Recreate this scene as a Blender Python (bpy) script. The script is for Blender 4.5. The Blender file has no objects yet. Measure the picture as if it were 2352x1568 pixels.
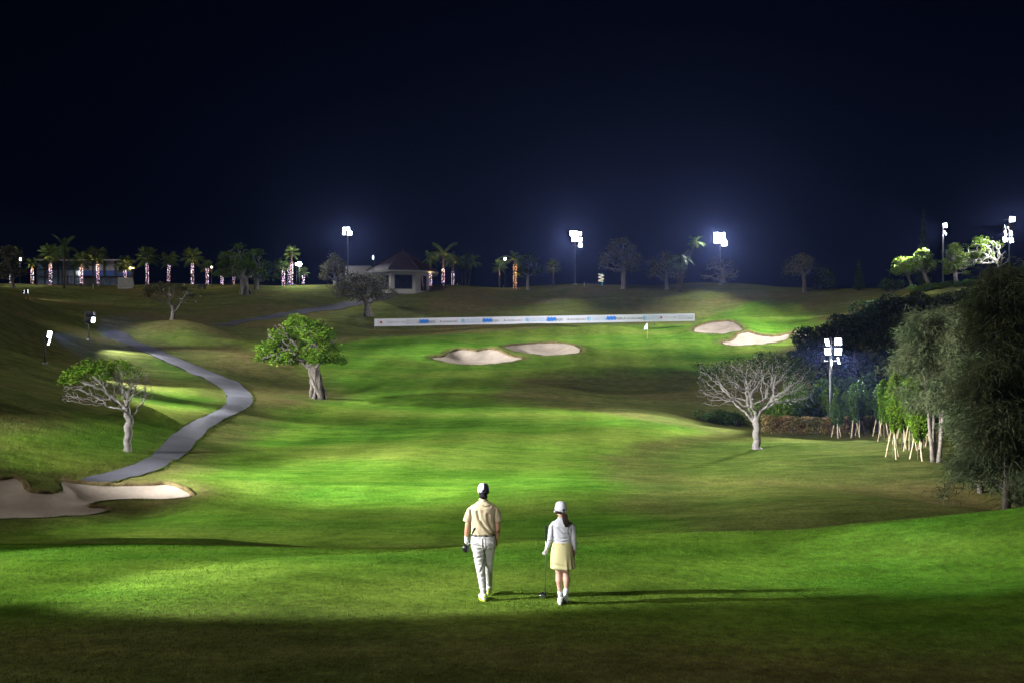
import bpy, bmesh, math, random
import numpy as np
from mathutils import Vector, Matrix, Quaternion
from mathutils.geometry import delaunay_2d_cdt
R = math.radians
rng = np.random.default_rng(7)
random.seed(7)
scene = bpy.context.scene
COL = scene.collection

# ------------------------------------------------------------------ camera
CAM_H = 3.38            # eye height above the tee
FPX = 2352.0            # focal length in survey pixels (36 mm lens on a 36 mm sensor)
HOR = 860.0             # survey row of the horizon
cam_data = bpy.data.cameras.new('camera')
cam_data.lens = 36.0; cam_data.sensor_width = 36.0
cam_data.shift_y = (HOR - 784.0) / 2352.0
cam_data.clip_start = 0.1; cam_data.clip_end = 6000.0
cam = bpy.data.objects.new('camera', cam_data); COL.objects.link(cam)
cam.location = (0, 0, CAM_H); cam.rotation_euler = (R(90), 0, 0)
scene.camera = cam

# ------------------------------------------------------------------ night sky and general fill
world = bpy.data.worlds.new('World'); scene.world = world
world.use_nodes = True
wn = world.node_tree; wn.nodes.clear()
w_out = wn.nodes.new('ShaderNodeOutputWorld')
w_bg = wn.nodes.new('ShaderNodeBackground')
w_sky = wn.nodes.new('ShaderNodeTexSky'); w_sky.sky_type = 'NISHITA'
w_sky.sun_disc = False
w_sky.sun_elevation = R(12.0); w_sky.sun_rotation = R(200.0)
w_sky.air_density = 1.0; w_sky.dust_density = 0.3; w_sky.ozone_density = 6.0
w_tint = wn.nodes.new('ShaderNodeMix'); w_tint.data_type = 'RGBA'; w_tint.blend_type = 'MULTIPLY'
w_tint.inputs['Factor'].default_value = 1.0
w_tint.inputs['B'].default_value = (0.42, 0.46, 1.0, 1)
wn.links.new(w_sky.outputs['Color'], w_tint.inputs['A'])
wn.links.new(w_tint.outputs['Result'], w_bg.inputs['Color'])
SKY_STRENGTH = 0.0007
w_bg.inputs['Strength'].default_value = SKY_STRENGTH
wn.links.new(w_bg.outputs['Background'], w_out.inputs['Surface'])

fill_data = bpy.data.lights.new('night_fill', 'SUN')  # soft sun lamp added as general fill for the dim areas
fill_data.energy = 1.1; fill_data.angle = R(14); fill_data.color = (1.0, 0.96, 0.90)
fill_sun = bpy.data.objects.new('night_fill', fill_data); COL.objects.link(fill_sun)
fill_sun.rotation_euler = Vector((0.62, 0.50, -0.62)).to_track_quat('-Z', 'Y').to_euler()

scene.view_settings.view_transform = 'Standard'
scene.view_settings.look = 'None'
scene.view_settings.exposure = 0.15
scene.view_settings.gamma = 1.0
scene.view_settings.use_curve_mapping = False
scene.render.engine = 'CYCLES'
cy = scene.cycles
cy.use_denoising = True
cy.max_bounces = 5; cy.diffuse_bounces = 2; cy.glossy_bounces = 2
cy.transmission_bounces = 4; cy.transparent_max_bounces = 6; cy.volume_bounces = 0
cy.sample_clamp_indirect = 4.0
cy.use_light_tree = True
cy.caustics_reflective = False; cy.caustics_refractive = False

# ------------------------------------------------------------------ helpers
def W(px, py, d):
    """survey pixel + distance -> point in the place"""
    return ((px - 1176.0) / FPX * d, d, CAM_H + (HOR - py) / FPX * d)

def link(o, parent=None):
    COL.objects.link(o)
    if parent is not None: o.parent = parent
    return o

def tag(o, label=None, cat=None, group=None, kind=None):
    if label: o['label'] = label
    if cat: o['category'] = cat
    if group: o['group'] = group
    if kind: o['kind'] = kind
    return o

def empty(name, loc=(0, 0, 0), rz=0.0):
    o = bpy.data.objects.new(name, None); o.empty_display_size = 0.3
    o.location = loc; o.rotation_euler = (0, 0, rz)
    return link(o)

def mesh_obj(name, verts, faces, mat, parent=None, smooth=False, cols=None):
    me = bpy.data.meshes.new(name)
    if isinstance(verts, np.ndarray): verts = verts.tolist()
    if isinstance(faces, np.ndarray): faces = faces.tolist()
    me.from_pydata(verts, [], faces)
    if smooth: me.polygons.foreach_set('use_smooth', [True] * len(me.polygons))
    if mat is not None:
        for m in (mat if isinstance(mat, (list, tuple)) else [mat]): me.materials.append(m)
    me.update()
    return link(bpy.data.objects.new(name, me), parent)

def big_mesh(name, verts, tris, mat, parent=None, smooth=False):
    """fast path for numpy triangle / quad soups"""
    verts = np.asarray(verts, np.float32); tris = np.asarray(tris, np.int32)
    k = tris.shape[1]; n = len(tris)
    me = bpy.data.meshes.new(name)
    me.vertices.add(len(verts)); me.vertices.foreach_set('co', verts.ravel())
    me.loops.add(n * k); me.loops.foreach_set('vertex_index', tris.ravel())
    me.polygons.add(n)
    me.polygons.foreach_set('loop_start', np.arange(0, n * k, k, dtype=np.int32))
    me.polygons.foreach_set('loop_total', np.full(n, k, np.int32))
    if smooth: me.polygons.foreach_set('use_smooth', np.ones(n, bool))
    if mat is not None: me.materials.append(mat)
    me.update(calc_edges=True)
    me.validate()
    return link(bpy.data.objects.new(name, me), parent)

class MB:
    """collects simple shapes into one mesh"""
    def __init__(s): s.v = []; s.f = []; s.m = []
    def add(s, vs, fs, mi=0):
        b = len(s.v); s.v += [tuple(v) for v in vs]
        s.f += [tuple(b + i for i in f) for f in fs]; s.m += [mi] * len(fs)
        return s
    def box(s, c, size, rot=None, mi=0):
        x, y, z = size[0] / 2, size[1] / 2, size[2] / 2
        vs = [Vector(p) for p in ((-x,-y,-z),(x,-y,-z),(x,y,-z),(-x,y,-z),(-x,-y,z),(x,-y,z),(x,y,z),(-x,y,z))]
        if rot is not None: vs = [rot @ v for v in vs]
        c = Vector(c)
        return s.add([v + c for v in vs], [(0,3,2,1),(4,5,6,7),(0,1,5,4),(1,2,6,5),(2,3,7,6),(3,0,4,7)], mi)
    def tube(s, pts, rad, n=8, mi=0, cap=True):
        pts = [Vector(p) for p in pts]
        if not hasattr(rad, '__len__'): rad = [rad] * len(pts)
        rings = []; up = None
        for i, p in enumerate(pts):
            t = (pts[min(i + 1, len(pts) - 1)] - pts[max(i - 1, 0)])
            if t.length < 1e-9: t = Vector((0, 0, 1))
            t.normalize()
            if up is None:
                up = t.orthogonal()
            else:
                up = up - t * up.dot(t)
                if up.length < 1e-6: up = t.orthogonal()
            up.normalize(); b = t.cross(up)
            rings.append([p + (up * math.cos(a) + b * math.sin(a)) * rad[i] for a in [2 * math.pi * k / n for k in range(n)]])
        base = len(s.v)
        for r in rings: s.v += [tuple(v) for v in r]
        for i in range(len(rings) - 1):
            for k in range(n):
                a = base + i * n + k; b2 = base + i * n + (k + 1) % n
                s.f.append((a, b2, b2 + n, a + n)); s.m.append(mi)
        if cap:
            s.f.append(tuple(base + k for k in range(n))[::-1]); s.m.append(mi)
            e = base + (len(rings) - 1) * n
            s.f.append(tuple(e + k for k in range(n))); s.m.append(mi)
        return s
    def sphere(s, c, r, nu=10, nv=6, mi=0):
        if not hasattr(r, '__len__'): r = (r, r, r)
        vs = [(c[0], c[1], c[2] + r[2])]
        for j in range(1, nv):
            ph = math.pi * j / nv
            for i in range(nu):
                th = 2 * math.pi * i / nu
                vs.append((c[0] + r[0] * math.sin(ph) * math.cos(th), c[1] + r[1] * math.sin(ph) * math.sin(th), c[2] + r[2] * math.cos(ph)))
        vs.append((c[0], c[1], c[2] - r[2]))
        fs = [(0, 1 + i, 1 + (i + 1) % nu) for i in range(nu)]
        for j in range(nv - 2):
            for i in range(nu):
                a = 1 + j * nu + i; b = 1 + j * nu + (i + 1) % nu
                fs.append((a, a + nu, b + nu, b))
        l = len(vs) - 1; st = 1 + (nv - 2) * nu
        fs += [(l, st + (i + 1) % nu, st + i) for i in range(nu)]
        return s.add(vs, fs, mi)
    def build(s, name, mat, parent=None, smooth=False):
        o = mesh_obj(name, s.v, s.f, mat, parent, smooth)
        if isinstance(mat, (list, tuple)): o.data.polygons.foreach_set('material_index', s.m)
        return o

def copy_tree(o, parent=None):
    c = o.copy(); link(c); c.parent = parent
    for ch in list(o.children):
        copy_tree(ch, c)
    return c

# ------------------------------------------------------------------ materials
MATS = {}
def mat(name, color, rough=0.8, metal=0.0, spec=0.5, var=0.0, scale=5.0, emit=None, estr=0.0, bump=0.0, bscale=30.0, trans=0.0, col2=None, coord='Object', rand=0.0):
    m = bpy.data.materials.new(name); m.use_nodes = True
    nt = m.node_tree; b = nt.nodes['Principled BSDF']
    b.inputs['Base Color'].default_value = (*color, 1)
    b.inputs['Roughness'].default_value = rough
    b.inputs['Metallic'].default_value = metal
    b.inputs['Specular IOR Level'].default_value = spec
    if emit: 
        b.inputs['Emission Color'].default_value = (*emit, 1); b.inputs['Emission Strength'].default_value = estr
    tc = nt.nodes.new('ShaderNodeTexCoord')
    src = None
    if var > 0 or col2:
        nz = nt.nodes.new('ShaderNodeTexNoise'); nz.inputs['Scale'].default_value = scale
        nz.inputs['Detail'].default_value = 4
        nt.links.new(tc.outputs[coord], nz.inputs['Vector'])
        mp = nt.nodes.new('ShaderNodeMapRange'); mp.inputs['From Min'].default_value = 0.32; mp.inputs['From Max'].default_value = 0.68
        nt.links.new(nz.outputs['Fac'], mp.inputs['Value'])
        mx = nt.nodes.new('ShaderNodeMix'); mx.data_type = 'RGBA'
        a = tuple(c * (1 - var) for c in color) if not col2 else color
        c2 = tuple(min(1, c * (1 + var)) for c in color) if not col2 else col2
        mx.inputs['A'].default_value = (*a, 1); mx.inputs['B'].default_value = (*c2, 1)
        nt.links.new(mp.outputs['Result'], mx.inputs['Factor'])
        src = mx.outputs['Result']
    if rand > 0:
        geo = nt.nodes.new('ShaderNodeNewGeometry')
        mr = nt.nodes.new('ShaderNodeMapRange'); mr.inputs['To Min'].default_value = 1 - rand; mr.inputs['To Max'].default_value = 1 + rand
        nt.links.new(geo.outputs['Random Per Island'], mr.inputs['Value'])
        mm = nt.nodes.new('ShaderNodeMix'); mm.data_type = 'RGBA'; mm.blend_type = 'MULTIPLY'; mm.inputs['Factor'].default_value = 1
        if src is not None: nt.links.new(src, mm.inputs['A'])
        else: mm.inputs['A'].default_value = (*color, 1)
        cmb = nt.nodes.new('ShaderNodeCombineColor')
        for k in ('Red', 'Green', 'Blue'): nt.links.new(mr.outputs['Result'], cmb.inputs[k])
        nt.links.new(cmb.outputs['Color'], mm.inputs['B'])
        src = mm.outputs['Result']
    if src is not None: nt.links.new(src, b.inputs['Base Color'])
    if bump > 0:
        nb = nt.nodes.new('ShaderNodeTexNoise'); nb.inputs['Scale'].default_value = bscale; nb.inputs['Detail'].default_value = 5
        nt.links.new(tc.outputs[coord], nb.inputs['Vector'])
        bp = nt.nodes.new('ShaderNodeBump'); bp.inputs['Strength'].default_value = bump; bp.inputs['Distance'].default_value = 0.05
        nt.links.new(nb.outputs['Fac'], bp.inputs['Height']); nt.links.new(bp.outputs['Normal'], b.inputs['Normal'])
    if trans > 0:
        out = nt.nodes['Material Output']
        tr = nt.nodes.new('ShaderNodeBsdfTranslucent'); mix = nt.nodes.new('ShaderNodeMixShader'); mix.inputs[0].default_value = trans
        if src is not None: nt.links.new(src, tr.inputs['Color'])
        else: tr.inputs['Color'].default_value = (*color, 1)
        nt.links.new(b.outputs[0], mix.inputs[1]); nt.links.new(tr.outputs[0], mix.inputs[2])
        nt.links.new(mix.outputs[0], out.inputs['Surface'])
    MATS[name] = m
    return m
# ------------------------------------------------------------------ terrain
ctrl = [W(*p) for p in [
    # beyond the tee: the valley fairway
    (300,1215,38),(600,1215,38),(900,1215,38),(1176,1216,38),(1450,1215,37),(1700,1212,36),(1950,1200,36),(2250,1185,36),
    (300,1180,43),(700,1150,44),(1176,1150,44),(1600,1150,44),(2100,1140,42),
    (500,1090,50),(900,1085,53),(1300,1080,54),(1700,1085,55),(2000,1085,54),(2300,1110,50),
    (600,1020,66),(900,1020,66),(1300,1020,66),(1600,1030,66),(1738,1030,68),(2060,1050,60),(2230,1055,58),(1900,1020,70),
    (650,960,80),(900,960,80),(1300,962,80),(1600,990,78),(1750,995,82),(1950,985,86),(2080,980,84),
    (730,912,92),(950,920,92),(1200,922,93),(1500,948,90),(1650,968,92),
    (950,870,106),(1170,885,102),(1400,905,101),(1600,925,99),(1330,862,113),(1550,864,112),
    (800,850,112),(1100,845,116),(1300,842,118),(1500,846,117),
    (1000,806,126),(1300,802,128),(1500,802,130),(700,830,116),
    (800,787,132),(1000,785,134),(1200,783,136),(1350,781,138),(1490,778,140),(1650,790,134),(1800,795,132),
    (560,800,126),(640,790,132),
    (1100,765,146),(1300,762,148),(1400,757,150),(1550,760,148),
    (860,754,160),(1100,750,160),(1350,747,160),(1595,745,160),
    (900,705,172),(1300,700,172),(1700,700,168),
    (20,656,190),(150,656,188),(350,655,186),(560,660,184),(700,659,183),(880,667,182),(960,664,183),(1050,656,185),(1180,664,186),(1310,658,184),(1450,659,183),(1560,661,181),(1650,657,180),(1800,664,178),(1950,667,174),(2060,667,168),
    (1700,757,140),(1850,752,142),(1950,715,150),(1650,735,148),
    # cart path up the left valley side
    (190,1106,47),(310,1103,47.5),(400,1045,57),(450,1000,65),(520,945,78),(545,915,86),(510,870,97),(400,810,110),(270,768,122),
    (330,761,127),(420,768,127),(450,790,120),(620,850,108),(560,880,100),
    (395,742,150),(600,745,152),(480,760,142),(500,690,173),(250,690,173),(700,700,170),
    # left hillside
    (290,1038,55),(100,1085,47),(0,1075,46),(0,1000,53),(150,950,62),(0,900,63),(350,960,69),(440,930,79),(105,836,95),(300,880,86),(180,900,75),
    (0,800,85),(0,720,103),(-220,650,108),(100,770,107),(205,781,113),(0,672,118),(120,712,122),(-300,800,80),(-250,1000,52),(-250,1130,42),
    (60,704,140),(0,690,150),
    # near bunker
    (150,1150,43),(0,1190,40),(400,1140,44),(-200,1190,39),(200,1195,40),
    # right hillside
    (2310,1180,44),(2145,1060,58),(2352,1080,54),(2100,950,94),(1950,850,103),(1880,795,118),(2100,790,104),(2300,830,84),(2300,700,106),(2090,663,140),(2200,661,138),(2350,640,138),(2500,640,110),(2500,900,72),(2600,1150,46),
]]
for yy in (-60, -30, -12, 0, 8, 12, 15.2, 18):
    for xx in (-40, -20, -8, 0, 8, 20, 40):
        ctrl.append((xx, yy, 0.0 if yy > -40 else -0.5))
for xx in (-14, -8, 0, 5): ctrl.append((xx, 20.3, 0.0))
ctrl += [W(1500,1226,21.5), W(1700,1216,21.8), W(1950,1203,22), W(2150,1192,22.2), W(2352,1180,22.4), W(2600,1165,22.6)]
for xx in (-30, -14, -7, 0, 6, 12, 18):
    ctrl.append((xx, 24.0, -0.75)); ctrl.append((xx, 28.5, -1.9)); ctrl.append((xx * 1.3, 33.5, -2.35))
ctrl += [(-120,20,3),(-120,60,10),(-120,110,15),(-130,190,18),(120,20,3),(120,70,10),(120,120,17),(130,190,18),
         (-130,260,16),(-60,255,17),(0,255,17),(60,255,17),(130,260,15),(0,215,18.2),(-60,215,18.5),(60,215,17.5),(-100,215,18.5),(100,215,18)]
ctrl = np.array(ctrl, float)

def tps_fit(P, lam=0.6):
    n = len(P); xy = P[:, :2] / 50.0
    d2 = ((xy[:, None] - xy[None]) ** 2).sum(-1)
    K = 0.5 * d2 * np.log(d2 + 1e-12) + np.eye(n) * lam * 1e-4
    A = np.zeros((n + 3, n + 3)); A[:n, :n] = K
    A[:n, n] = 1; A[:n, n + 1:] = xy; A[n, :n] = 1; A[n + 1:, :n] = xy.T
    b = np.zeros(n + 3); b[:n] = P[:, 2]
    return xy, np.linalg.solve(A, b)
_txy, _tw = tps_fit(ctrl)
def tps(x, y):
    x = np.clip(np.asarray(x, float), -130, 130); y = np.clip(np.asarray(y, float), -60, 258)
    shp = x.shape; q = np.stack([x.ravel(), y.ravel()], 1) / 50.0
    out = np.empty(len(q)); n = len(_txy)
    for i in range(0, len(q), 20000):
        c = q[i:i + 20000]
        d2 = ((c[:, None, 0] - _txy[None, :, 0]) ** 2 + (c[:, None, 1] - _txy[None, :, 1]) ** 2)
        out[i:i + 20000] = (0.5 * d2 * np.log(d2 + 1e-12)) @ _tw[:n] + _tw[n] + c @ _tw[n + 1:]
    return out.reshape(shp)

def axis(segs):
    out = []
    for a, b, s in segs: out += list(np.arange(a, b, s))
    out.append(segs[-1][1]); return np.array(out)
GY = axis([(-300,-60,40),(-60,0,6),(0,9,1.0),(9,26,0.3),(26,60,0.5),(60,130,0.7),(130,196,0.8),(196,260,4),(260,600,60),(600,3000,400)])
GX = axis([(-2500,-600,300),(-600,-130,47),(-130,-70,3),(-70,-26,0.7),(-26,26,0.45),(26,70,0.7),(70,130,3),(130,600,47),(600,2500,300)])
MX, MY = np.meshgrid(GX, GY)
GZ = tps(MX, MY)
# gentle natural undulation (fixed in the place)
def undul(x, y):
    return (0.22 * np.sin(x * 0.19 + 1.3 * np.sin(y * 0.05)) * np.sin(y * 0.17 + 0.4) + 0.08 * np.sin(x * 0.47 + y * 0.31) * np.cos(y * 0.44 - x * 0.12)
            + 0.07 * np.sin(y * 0.55 + 1.6 * np.sin(x * 0.11 + 0.7)) + 0.035 * np.sin(y * 1.15 + 2.0 * np.sin(x * 0.13) + x * 0.08))
fade = np.clip((MY - 30) / 20, 0, 1) * np.clip((300 - MY) / 60, 0, 1)
fade = fade * (1 - 0.75 * np.clip((-20 - MX) / 8, 0, 1) * np.clip((MY - 60) / 10, 0, 1) * np.clip((140 - MY) / 10, 0, 1))
GZ = GZ + undul(MX, MY) * fade
GZ = GZ + 0.02 * np.sin(MX * 0.9 + 0.5 * np.sin(MY * 0.7)) * np.clip((20 - np.abs(MY - 10)) / 10, 0, 1)

# mound beside the head of the cart path, shoulder below it, and the steep bank in front of the green
def bump(cx, cy, sx, sy, h, rot=0.0):
    c, q = math.cos(rot), math.sin(rot); u = (MX - cx) * c + (MY - cy) * q; v = -(MX - cx) * q + (MY - cy) * c
    return h * np.exp(-(u / sx) ** 2 - (v / sy) ** 2)
GZ = GZ + bump(-40, 127, 9, 4.0, 1.7) + bump(-31, 121, 9, 3.5, 1.0, -0.2) + bump(-27, 111, 7, 3.0, 0.8, -0.3)
GZ = GZ + bump(10, 112.5, 12, 2.6, 0.95) + bump(10, 106, 10, 3.5, -0.5)
GZ = GZ + bump(-6, 146, 16, 2.2, -0.5) + bump(14, 150, 9, 3.0, 0.6)
# low lip beyond the tee on the bunker side
GZ = GZ + 0.66 * np.exp(-((MY - 27.5 - 0.02 * (MX + 6)) / 1.5) ** 2) * np.clip((MX + 16) / 5, 0, 1) * np.clip((0.0 - MX) / 8, 0, 1)
def Hm(x, y):
    """height of the ground mesh at x, y"""
    x = np.asarray(x, float); y = np.asarray(y, float)
    i = np.clip(np.searchsorted(GX, x) - 1, 0, len(GX) - 2); j = np.clip(np.searchsorted(GY, y) - 1, 0, len(GY) - 2)
    u = np.clip((x - GX[i]) / (GX[i + 1] - GX[i]), 0, 1); v = np.clip((y - GY[j]) / (GY[j + 1] - GY[j]), 0, 1)
    return GZ[j, i] * (1 - u) * (1 - v) + GZ[j, i + 1] * u * (1 - v) + GZ[j + 1, i] * (1 - u) * v + GZ[j + 1, i + 1] * u * v

def hit(px, py, dmin=6.0, dmax=230.0):
    """first ground point along a survey ray beyond dmin"""
    d = np.arange(dmin, dmax, 0.2)
    x = (px - 1176.0) / FPX * d; z = CAM_H + (HOR - py) / FPX * d
    g = Hm(x, d) - z
    k = np.nonzero(g >= 0)[0]
    if len(k) == 0:
        k0 = int(np.argmax(g)); dd = d[k0]
    else:
        k0 = k[0]
        if k0 == 0: dd = d[0]
        else:
            t = g[k0 - 1] / (g[k0 - 1] - g[k0]); dd = d[k0 - 1] + 0.2 * t
    xx = (px - 1176.0) / FPX * dd
    return (float(xx), float(dd), float(Hm(xx, dd)))

def dens(poly, step=10.0, closed=True):
    out = []; n = len(poly)
    for i in range(n if closed else n - 1):
        a = poly[i]; b = poly[(i + 1) % n]; L = math.hypot(b[0] - a[0], b[1] - a[1]); k = max(1, int(L / step))
        for t in range(k): out.append((a[0] + (b[0] - a[0]) * t / k, a[1] + (b[1] - a[1]) * t / k))
    if not closed: out.append(poly[-1])
    return out
def catmull(P, k=4, closed=True):
    P = [np.array(p, float) for p in P]; n = len(P); out = []
    for i in range(n if closed else n - 1):
        g = (lambda j: P[j % n]) if closed else (lambda j: P[min(max(j, 0), n - 1)])
        p0, p1, p2, p3 = g(i - 1), g(i), g(i + 1), g(i + 2)
        for t in np.arange(k) / k:
            out.append(0.5 * ((2 * p1) + (-p0 + p2) * t + (2 * p0 - 5 * p1 + 4 * p2 - p3) * t * t + (-p0 + 3 * p1 - 3 * p2 + p3) * t ** 3))
    if not closed: out.append(P[-1])
    return [tuple(p) for p in out]
def sdist(px, py, poly):
    """signed distance to a polygon, positive inside (vectorised)"""
    poly = np.asarray(poly, float); x = px.ravel(); y = py.ravel()
    d = np.full(len(x), 1e9); ins = np.zeros(len(x), bool)
    for i in range(len(poly)):
        a = poly[i]; b = poly[(i + 1) % len(poly)]; e = b - a; L = max(e @ e, 1e-12)
        t = np.clip(((x - a[0]) * e[0] + (y - a[1]) * e[1]) / L, 0, 1)
        d = np.minimum(d, (x - a[0] - t * e[0]) ** 2 + (y - a[1] - t * e[1]) ** 2)
        c = ((a[1] > y) != (b[1] > y))
        if c.any(): 
            xi = a[0] + (y - a[1]) * e[0] / (e[1] if abs(e[1]) > 1e-12 else 1e-12)
            ins ^= c & (x < xi)
    d = np.sqrt(d); return np.where(ins, d, -d).reshape(px.shape)
def ground_poly(pts, dmin, step=10):
    return [hit(x, y, dmin)[:2] for x, y in dens(pts, step)]

# sand bunkers (outlines surveyed on the ground)
c5 = lambda L: [(x * .3164, 704.4 + y * .3164) for x, y in L]
c6 = lambda L: [(1561.9 + x * .3359, 704.4 + y * .3359) for x, y in L]
BUNK = [
    (c5([(-150,1262),(0,1270),(100,1265),(160,1290),(185,1340),(230,1362),(320,1370),(420,1362),(458,1340),(446,1300),(452,1283),(500,1290),(620,1304),(750,1312),(900,1314),(1100,1311),(1200,1306),(1280,1320),(1350,1350),(1385,1385),(1350,1400),(1270,1410),(1100,1412),(950,1409),(850,1412),(740,1422),(670,1445),(645,1463),(700,1475),(780,1487),(770,1502),(700,1515),(600,1530),(400,1545),(200,1550),(0,1555),(-200,1550),(-260,1400)]), 34, 0.75,
     'long pale sand bunker with a grassy tongue at the foot of the cart path'),
    ([(991,824),(1017,821),(1024,818),(1035,810),(1054,806),(1075,806),(1088,808),(1095,808.6),(1106,807),(1124,806),(1145,811),(1170,820),(1200,826),(1175,832),(1140,837),(1090,840),(1050,838),(1015,832)], 95, 0.9,
     'sand bunker with a notched upper lip below the putting green'),
    ([(1154,800),(1175,795),(1210,792),(1250,790),(1290,791),(1320,796),(1334,806),(1325,813),(1290,817),(1250,818),(1210,814),(1170,808)], 95, 0.9,
     'smooth oval sand bunker cut into the edge of the putting green'),
    (c6([(88,165),(130,140),(200,118),(280,108),(340,106),(390,125),(420,150),(430,175),(400,188),(320,193),(220,190),(120,183)]), 110, 1.0,
     'bright arched sand bunker beside the end of the sponsor banner'),
    (c6([(290,250),(360,235),(400,205),(450,193),(510,197),(560,203),(620,208),(680,207),(740,200),(748,222),(700,240),(620,255),(520,265),(400,272),(320,270)]), 110, 0.9,
     'low spreading sand bunker in front of the dark bushes'),
    (c6([(775,178),(820,168),(862,172),(866,215),(840,240),(800,215)]), 100, 0.4,
     'small brownish sand bunker half hidden by the bushes'),
]
bunk_world = []
for pts, dmin, depth, lab in BUNK:
    pts = catmull(pts, 4)
    bunk_world.append([hit(x, y, dmin)[:2] for x, y in pts])
bunk_sd = []
near_sand = np.full(MX.shape, -99.0)
for (pts, dmin, depth, lab), wp in zip(BUNK, bunk_world):
    a = np.array(wp); pad = 6
    sel = (MX > a[:, 0].min() - pad) & (MX < a[:, 0].max() + pad) & (MY > a[:, 1].min() - pad) & (MY < a[:, 1].max() + pad)
    sd = np.full(MX.shape, -99.0); sd[sel] = sdist(MX[sel], MY[sel], wp)
    near_sand = np.maximum(near_sand, sd)
    t = np.clip((sd + 0.5) / 3.0, 0, 1); dish = depth * 0.72 * t * t * (3 - 2 * t)
    # raised turf shoulder just outside the sand
    rim = 0.28 * depth * np.exp(-((sd + 0.8) / 0.9) ** 2)
    GZ = GZ - dish + rim

# grass zones
FAIR = ground_poly([(-60,1262),(500,1262),(1000,1262),(1600,1240),(1470,1170),(1400,1100),(1385,1060),(1480,1022),(1600,1002),(1640,992),(1500,972),(1400,948),(1210,930),(1120,905),(1190,868),(1400,853),(1590,853),(1700,832),(1800,800),(1890,752),(1840,700),(1740,690),(1650,722),(1600,745),(1450,744),(1200,757),(1000,771),(860,775),(790,788),(620,786),(520,784),(600,806),(690,842),(760,880),(800,912),(640,945),(590,1000),(480,1070),(360,1112),(460,1135),(430,1170),(100,1205),(-60,1210)], 27)
HILL = ground_poly([(-40,1000),(120,985),(250,960),(330,905),(400,870),(330,830),(380,830),(470,880),(515,925),(440,975),(330,1060),(200,1098),(-40,1085)], 27)
MOUND = ground_poly([(300,762),(420,760),(520,782),(560,800),(440,800),(380,790)], 100)
core = (np.abs(MX) < 110) & (MY > 5) & (MY < 215)
lush = np.zeros(MX.shape)
def zone(poly, soft, amp=1.0):
    sd = np.full(MX.shape, -99.0); sd[core] = sdist(MX[core], MY[core], poly)
    wob = 0.7 * np.sin(MX * 0.9 + 0.7 * np.sin(MY * 0.8)) * np.sin(MY * 0.63)
    return amp * np.clip((sd + wob) / soft + 0.5, 0, 1)
lush = np.maximum(lush, zone(FAIR, 3.0))
lush = np.maximum(lush, zone(HILL, 4.0, 0.85))
lush = np.maximum(lush, zone(MOUND, 3.0, 0.5))
RLAWN = ground_poly([(1400,1060),(1500,1020),(1650,995),(1800,1000),(1900,1010),(1980,1040),(1900,1100),(1980,1130),(1900,1170),(1700,1200),(1560,1215),(1470,1170)], 27)
lush = np.maximum(lush, zone(RLAWN, 8.0, 0.42))
tee = np.clip((25.0 - MY) / 1.5, 0, 1) * np.clip((MY - 12.4 + 0.8 * np.sin(MX * 0.35)) / 2.6, 0, 1)
tee = tee * (1 - 0.75 * np.clip((MX - 5) / 3, 0, 1) * np.clip((MY - 21.0) / 0.6, 0, 1))
lush = np.where(MY < 25.5, tee, np.maximum(lush, tee))
ring = np.exp(-((near_sand + 0.6) / 0.5) ** 2)          # dry turf edge round the sand
lush = lush * (1 - 0.8 * ring)
path_mask_done = False

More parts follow.
